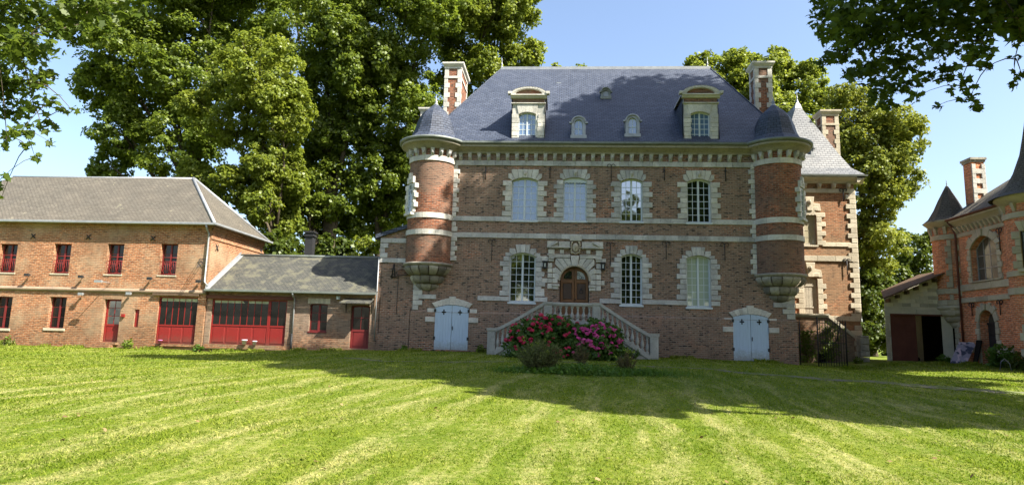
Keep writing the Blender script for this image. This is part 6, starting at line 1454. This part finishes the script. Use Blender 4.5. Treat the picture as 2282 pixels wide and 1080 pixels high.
b2 = wlobe(30.5, 10.5, 0, 0); b2 = (20.2+.8, 21.5, 0); b2 = (b2[0], b2[1], gz(*b2[:2]))
tree('maple_tree', 'tall tree outside the right edge shading the chateau front', 'tree', b2, R2l, 22, .5, 'near', .6, 'big trees beside the courtyard', .25, .3)
R3l = [wlobe(35.2, 15, 17, 3.5), wlobe(35.4, 15, 24, 3.6), wlobe(35.3, 15, 31, 3.6), wlobe(35, 15, 36.5, 3.2)]
tree('maple_tree', 'tall tree behind the pavilion outside the right edge', 'tree', (29.2, 29.0, .5), R3l, 22, .5, 'near', .5, 'big trees beside the courtyard', .25, .3)
L1 = thing('maple_tree', 'near tree at left whose leafy branches hang into the upper left corner', 'tree', (-14.5, 9.0, gz(-14.5, 9)), 'big trees beside the courtyard')
hang = [(20, 30, 70), (90, 40, 60), (40, 110, 70), (100, 110, 40), (15, 190, 55), (70, 180, 45), (110, 170, 22), (30, 250, 36), (75, 235, 32), (115, 225, 22), (140, 245, 14), (15, 305, 18), (50, 290, 26), (90, 275, 22), (125, 285, 14), (60, 325, 16), (78, 350, 9), (115, 320, 10), (10, 330, 12), (150, 20, 50), (210, 15, 50), (270, 12, 40), (310, 10, 24), (190, 55, 24), (230, 60, 22), (130, 70, 30), (160, 245, 10), (20, 100, 70), (-20, 60, 80), (-20, 180, 60), (-10, 420, 14), (5, 395, 8), (3, 440, 6), (60, -30, 90), (200, -30, 70), (300, -25, 40)]
hp = []
for u, v, r in hang: y = 11+random.uniform(-1.3, 1.6); p = at(u, v, y=y); hp.append((p.x, p.y, p.z, r*y/1433))
P, Nn = spray(hp, 240, .13); fast_mesh('hanging_leaves', leaf_v(P, Nn, .125*rng.uniform(.6, 1.3, len(P)), MAPLE), 12, 'near_l', L1)
bigL = [(-14.5, 9, 9, 2.6), (-14, 10.5, 13, 3.4), (-16, 7, 12, 3.4), (-12.5, 7.5, 14, 3)]
P, Nn = crown_pts(bigL, 22, .25, .2); fast_mesh('crown', leaf_v(P, Nn, .36*rng.uniform(.6, 1.3, len(P)), MAPLE), 12, 'near_l', L1)
m = MB(); limbs(m, (-14.5, 9, gz(-14.5, 9)), bigL, .4); m.build('trunk', 'bark', L1); m = MB(); root = Vector((-13.2, 9.5, 7.6)); twigs(m, root, hp)
m.build('branches', 'bark', L1)
# trees on the far side of the lawn, behind the photographer: what the window panes mirror
bt = tree('lime_tree', 'tree behind the photographer mirrored in the window panes', 'tree', (0, -34, -.42), [(0, -34, 9, 5), (2.5, -33, 12.5, 4), (-2.5, -34, 12, 4), (0, -34, 15.5, 3.2)], 15, 0.59, 'plane_d', .4, 'trees across the lawn behind the photographer', .3, .3)
for k, (x, y, sc_) in enumerate(((-11, -38, 1.05), (11, -36, 1.25), (22, -30, 1.4), (-22, -34, .95), (32, -26, 1.5))):
    c = bt.copy(); COL.objects.link(c); c.location = (x, y, -.42); c.scale = (sc_,)*3; c.rotation_euler = (0, 0, k*1.3)
    for h_ in list(bt.children): d_ = h_.copy(); COL.objects.link(d_); d_.parent = c

# ================================================================== FLOWERS AND SHRUBS BY THE STAIR
def bush(name, label, cat, base, lobes, dens, size, mat, shape=OVAL, group=None, stem='bark'):
    t = thing(name, label, cat, base, group); P, Nn = crown_pts(lobes, dens, .35, .25); k_ = P[:, 2] > gzv(P[:, 0], P[:, 1])+.02; P, Nn = P[k_], Nn[k_]
    fast_mesh('foliage', leaf_v(P, Nn, size*rng.uniform(.6, 1.3, len(P)), shape), len(shape), mat, t)
    m = MB()
    for l in lobes:
        for k in range(4): a = random.uniform(0, 6.28); m.tube([(base[0]+.1*cos(a), base[1]+.1*sin(a), base[2]-.05), (l[0]+.5*l[3]*cos(a), l[1]+.5*l[3]*sin(a), l[2])], [.02, .008], 5, False)
    m.build('stems', stem, t); return t
def head_mesh(mat, name='flower_head'):
    n = 170; d = unit(rng.normal(size=(n, 3))); d[:, 2] = np.abs(d[:, 2])*1.0-.25*rng.random(n); d = unit(d); P = d*np.array([1, 1, .78])*.095; V = leaf_v(P, d+.25*rng.normal(size=(n, 3)), rng.uniform(.028, .05, n), QUAD)
    V -= (V.mean(1, keepdims=True)-P[:, None]); return fast_mesh(name, V, 4, mat)
def heads(t, mat, uvs, y0, dy, lobes):
    o = head_mesh(mat); first = True
    for (u, v, s_) in uvs:
        # nearest surface of the bush along this line of growth
        best = None
        for l in lobes:
            d = ray(u, v).normalized(); oc = Vector((0, 0, CAMZ))-Vector(l[:3]); R_ = l[3]*1.02; b_ = oc.dot(d); c_ = oc.dot(oc)-R_*R_; q = b_*b_-c_
            if q > 0:
                tt = -b_-sqrt(q); best = tt if best is None else min(best, tt)
        p = Vector((0, 0, CAMZ))+ray(u, v).normalized()*best if best else at(u, v, y=y0)
        h_ = o if first else dup(o, t); h_.parent = t; first = False
        h_.location = p-t.location; h_.rotation_euler = (random.uniform(.2, .8), random.uniform(-.4, .4), random.uniform(0, 6)); h_.scale = (s_,)*3
yb = 29.7
cl_ = [LB_(1225, 752, yb+.1, 44), LB_(1180, 755, yb, 42), LB_(1255, 760, yb+.1, 45), LB_(1150, 775, yb-.2, 28), LB_(1205, 735, yb+.3, 30), LB_(1262, 735, yb+.4, 28), LB_(1275, 775, yb-.1, 30)]
bs = G(1215, yb+.1); hc = bush('hydrangea', 'large hydrangea bush with crimson flower heads left of the stair landing', 'hydrangea', bs, cl_, 230, .15, 'hyd_leaf', OVAL, 'hydrangeas in front of the staircase')
cu = [(1206,702,1.2),(1199,712,1),(1214,708,1),(1190,712,1),(1188,722,1.1),(1197,719,1),(1217,709,1),(1231,712,.9),(1245,707,1.1),(1252,710,1.1),(1256,714,1),(1247,722,1),(1206,722,1),(1225,722,1),(1215,727,1.1),(1222,729,1),(1143,724,.9),(1151,723,.9),(1180,733,1.1),(1186,736,1),(1226,734,1.2),(1221,738,1),(1266,724,1.2),(1138,738,.9),(1155,737,.9),(1128,757,1.1),(1141,752,1),(1136,758,.9),(1158,753,1.1),(1166,752,1),(1161,759,1),(1168,764,1.1),(1183,756,1.1),(1184,762,1),(1148,773,.9),(1150,778,.8),(1224,762,1),(1222,769,.9),(1262,745,.9),(1258,748,.9),(1269,742,.9),(1236,780,1),(1249,783,1.1),(1246,789,1),(1260,777,.9),(1268,775,1),(1258,794,1),(1264,792,1),(1239,786,1),(1208,743,.8),(1176,712,.7),(1286,720,1),(1232,752,.8),(1204,730,.9)]
heads(hc, 'crimson', cu, yb-.9, 0, cl_)
pl_ = [LB_(1305, 752, yb, 34), LB_(1345, 755, yb, 42), LB_(1325, 765, yb-.2, 40), LB_(1370, 765, yb, 28), LB_(1330, 740, yb+.3, 28), LB_(1300, 785, yb-.3, 20), LB_(1360, 785, yb-.2, 24)]
hp_ = bush('hydrangea', 'broad hydrangea bush with bright pink flower heads right of the crimson one', 'hydrangea', G(1335, yb), pl_, 230, .15, 'hyd_leaf', OVAL, 'hydrangeas in front of the staircase')
pu = [(1280,733,1.1),(1285,738,1),(1283,745,1),(1296,731,1),(1303,732,1),(1311,735,1),(1318,736,1),(1299,738,.9),(1308,743,1),(1315,741,1),(1320,727,1.1),(1329,726,1),(1338,721,1.1),(1344,724,1),(1332,735,1.1),(1328,738,1),(1347,731,.9),(1360,731,1.1),(1367,735,1.1),(1372,736,1),(1325,745,1.1),(1329,749,1.1),(1335,752,1.1),(1343,750,1.1),(1345,748,1),(1361,748,1.1),(1369,748,1.1),(1290,755,1.2),(1288,753,1),(1301,757,1.1),(1310,759,1.1),(1316,760,1),(1281,766,1),(1290,767,1.1),(1299,762,.9),(1340,766,1.2),(1317,768,1.2),(1322,772,1),(1378,758,1.1),(1385,760,1.1),(1381,764,1),(1332,777,1.2),(1346,774,1),(1353,772,1),(1373,773,1.1),(1357,782,1),(1361,787,1),(1278,785,.8),(1332,790,1.1),(1363,763,.8),(1381,755,.9),(1352,739,1)]
heads(hp_, 'pink', pu, yb-.9, 0, pl_)
# wiry grey-green shrub, rose plants and weeds in the bed in front
def wiry(name, label, u, v, y, h_, r_, mat, n, cat, leafn, top=None, tl=None):
    p = atg(u, v); p = Vector((p.x, p.y, gz(p.x, p.y))); t = thing(name, label, cat, tuple(p)); m = MB(); P = []; T = []
    for k in range(n):
        a = random.uniform(0, 2*pi); rr_ = r_*random.random()**.6; hh = h_*random.uniform(.55, 1.1); b0 = p+Vector((.12*cos(a)*random.random(), .12*sin(a)*random.random(), 0)); e = p+Vector((rr_*cos(a), rr_*sin(a)*.9, hh*(1-.35*(rr_/r_)**2)))
        mid = b0.lerp(e, .5)+Vector((rr_*.12*cos(a), rr_*.12*sin(a), -.02)); m.tube([b0, mid, e], [.007, .005, .002], 4, False)
        for j in range(leafn):
            f = random.uniform(.35, 1); q = b0.lerp(mid, f*2) if f < .5 else mid.lerp(e, f*2-1); P.append(q+Vector((random.gauss(0, .02),)*3)); T.append((e-b0).normalized()+Vector((random.gauss(0, .5), random.gauss(0, .5), random.gauss(0, .3))))
    m.build('stems', 'bark', t); P = np.array(P); T = np.array(T); fast_mesh('foliage', leaf_v(P, rng.normal(size=(len(P), 3)), rng.uniform(.05, .1, len(P)), LANCE, T), 4, mat, t)
    if top:
        for _ in range(tl or 8):
            q = np.array(tuple(p+Vector((random.gauss(0, r_*.4), random.gauss(0, r_*.4), h_*random.uniform(.5, 1.1))))); Pt = q+rng.normal(0, .035, (14, 3)); fast_mesh('flower_head', leaf_v(Pt, rng.normal(size=(14, 3)), rng.uniform(.03, .06, 14)), 4, top, t)
    return t
wiry('wiry_shrub', 'fine-twigged grey-green shrub with upright stems in front of the crimson hydrangea', 1203, 828, 26, 1.02, .85, 'shrub', 260, 'shrub', 26, 'lime', 10)
wiry('rose_bush', 'thin rose bush with reddish foliage between shrub and pink hydrangea', 1296, 815, 28, .95, .42, 'rose', 40, 'rose bush', 26)
wiry('rose_bush', 'small rose bush with yellow-green tips at the right end of the flower bed', 1396, 832, 26, .75, .42, 'rose', 46, 'rose bush', 22, 'lime', 7)
wiry('leafy_plant', 'low dark leafy plant at the foot of the right stair flight', 1405, 800, 28, .5, .5, 'weed', 60, 'plant', 26)
n = 5200; c0 = atg(1300, 832); X = c0.x+rng.normal(0, 1.35, n); Y = c0.y+rng.normal(0, .42, n)+.25*np.sin(X); k_ = np.abs(X-c0.x) < 2.9; X, Y = X[k_], Y[k_]; n = len(X)
P = np.stack([X, Y, gzv(X, Y)+rng.random(n)**1.6*.26*(1-.25*np.abs(X-c0.x))], 1); o = fast_mesh('ground_cover', leaf_v(P, np.array([0, -.2, .8])+rng.normal(0, .5, (n, 3)), rng.uniform(.06, .13, n), QUAD), 4, 'weed'); o['kind'] = 'stuff'; tag(o, 'low leafy weeds covering the flower bed before the hydrangeas', 'ground cover')
X2 = c0.x+rng.normal(.5, 1.2, 2600); Y2 = c0.y+rng.normal(0, .35, 2600); o = fast_mesh('bed_grass', blades('g', X2, Y2, .16, .003, .012, .0006, .35), 4, 'weed'); o['kind'] = 'stuff'; tag(o, 'longer grass blades standing in the flower bed', 'grass')
# vine on the side stair wall
n = 900; U1 = rng.random(n); uu = np.where(rng.random(n) < .5, 1797+rng.normal(0, 10, n), 1848+rng.normal(0, 12, n)); vv = rng.uniform(735, 812, n)-np.where(uu > 1820, 20, 0)*rng.random(n)
P = np.array([tuple(at(a, b, y=36.5-abs(random.gauss(0, .08)))) for a, b in zip(uu, vv)]); fast_mesh('foliage', leaf_v(P, np.array([0, -1, .3])+rng.normal(0, .5, (n, 3)), rng.uniform(.07, .15, n), OVAL), 6, 'lime_v', cb)
m = MB()
for u0 in (1793, 1800, 1806, 1846): 
    a = at(u0, 812, y=36.52); b_ = at(u0+random.uniform(-8, 8), 740, y=36.52); m.tube([a, a.lerp(b_, .5)+Vector((random.uniform(-.15, .15), -.03, 0)), b_], [.02, .015, .008], 5, False)
m.build('stems', 'bark', cb)
# plants around the pavilion door and by the fence
def leafy(name, label, cat, u, v, y, r, size, mat, dens=180):
    p = at(u, v, y=y); g_ = gz(p.x, y); return bush(name, label, cat, (p.x, y, g_), [(p.x, y, g_+r*.7, r), (p.x+r*.5, y-.1, g_+r*.45, r*.65), (p.x-r*.5, y, g_+r*.4, r*.55)], dens, size, mat, OVAL)
leafy('leafy_shrub', 'green leafy shrub right of the arched pavilion door', 'shrub', 2232, 795, 31.2, .62, .13, 'weed'); leafy('leafy_shrub', 'dark low shrub beside a bent wire frame at the right edge', 'shrub', 2272, 815, 30, .45, .12, 'plane_d')
leafy('leafy_plant', 'small dark plant between shed doorway and leaning picture board', 'plant', 2105, 805, 34.6, .25, .12, 'weed')
leafy('leafy_plant', 'sunlit weeds at the foot of the stone gatepost', 'plant', 1912, 812, 35.2, .22, .1, 'lime_v'); leafy('leafy_plant', 'bright weed clump left of the doorstep of the outbuilding', 'plant', 283, 775, 32.5, .3, .11, 'lime_v', 120)
leafy('leafy_plant', 'sunlit weed tuft at the left edge by the outbuilding wall', 'plant', 12, 775, 32.4, .28, .11, 'lime_v', 120); leafy('leafy_plant', 'dark weed clump in front of the brick pier beside the wooden stake', 'plant', 440, 778, 32.3, .25, .1, 'weed'); leafy('leafy_plant', 'low yellow-green weed by the foot of the left stair newel', 'plant', 1072, 785, 32.3, .22, .1, 'lime_v')
leafy('leafy_plant', 'low weeds in front of the annex wall left of the pale cellar door', 'plant', 900, 785, 32.6, .18, .12, 'weed')
t = thing('wire_frame', 'bent metal wire frame in the weeds by the pavilion door', 'wire frame', (18.6, 28.5, gz(18.6, 28.5))); p = at(2240, 822, y=29.2); t.location = (p.x, 29.2, gz(p.x, 29.2)); z = gz(p.x, 29.2)
m = MB(); m.tube([(p.x-.2, 29.2, z), (p.x-.15, 29.2, z+.35), (p.x, 29.2, z+.5), (p.x+.2, 29.2, z+.3), (p.x+.25, 29.2, z)], .015, 6); m.tube([(p.x-.1, 29.4, z), (p.x, 29.4, z+.42), (p.x+.3, 29.4, z+.4)], .012, 6); m.build('wire_loops', 'zinc', t)
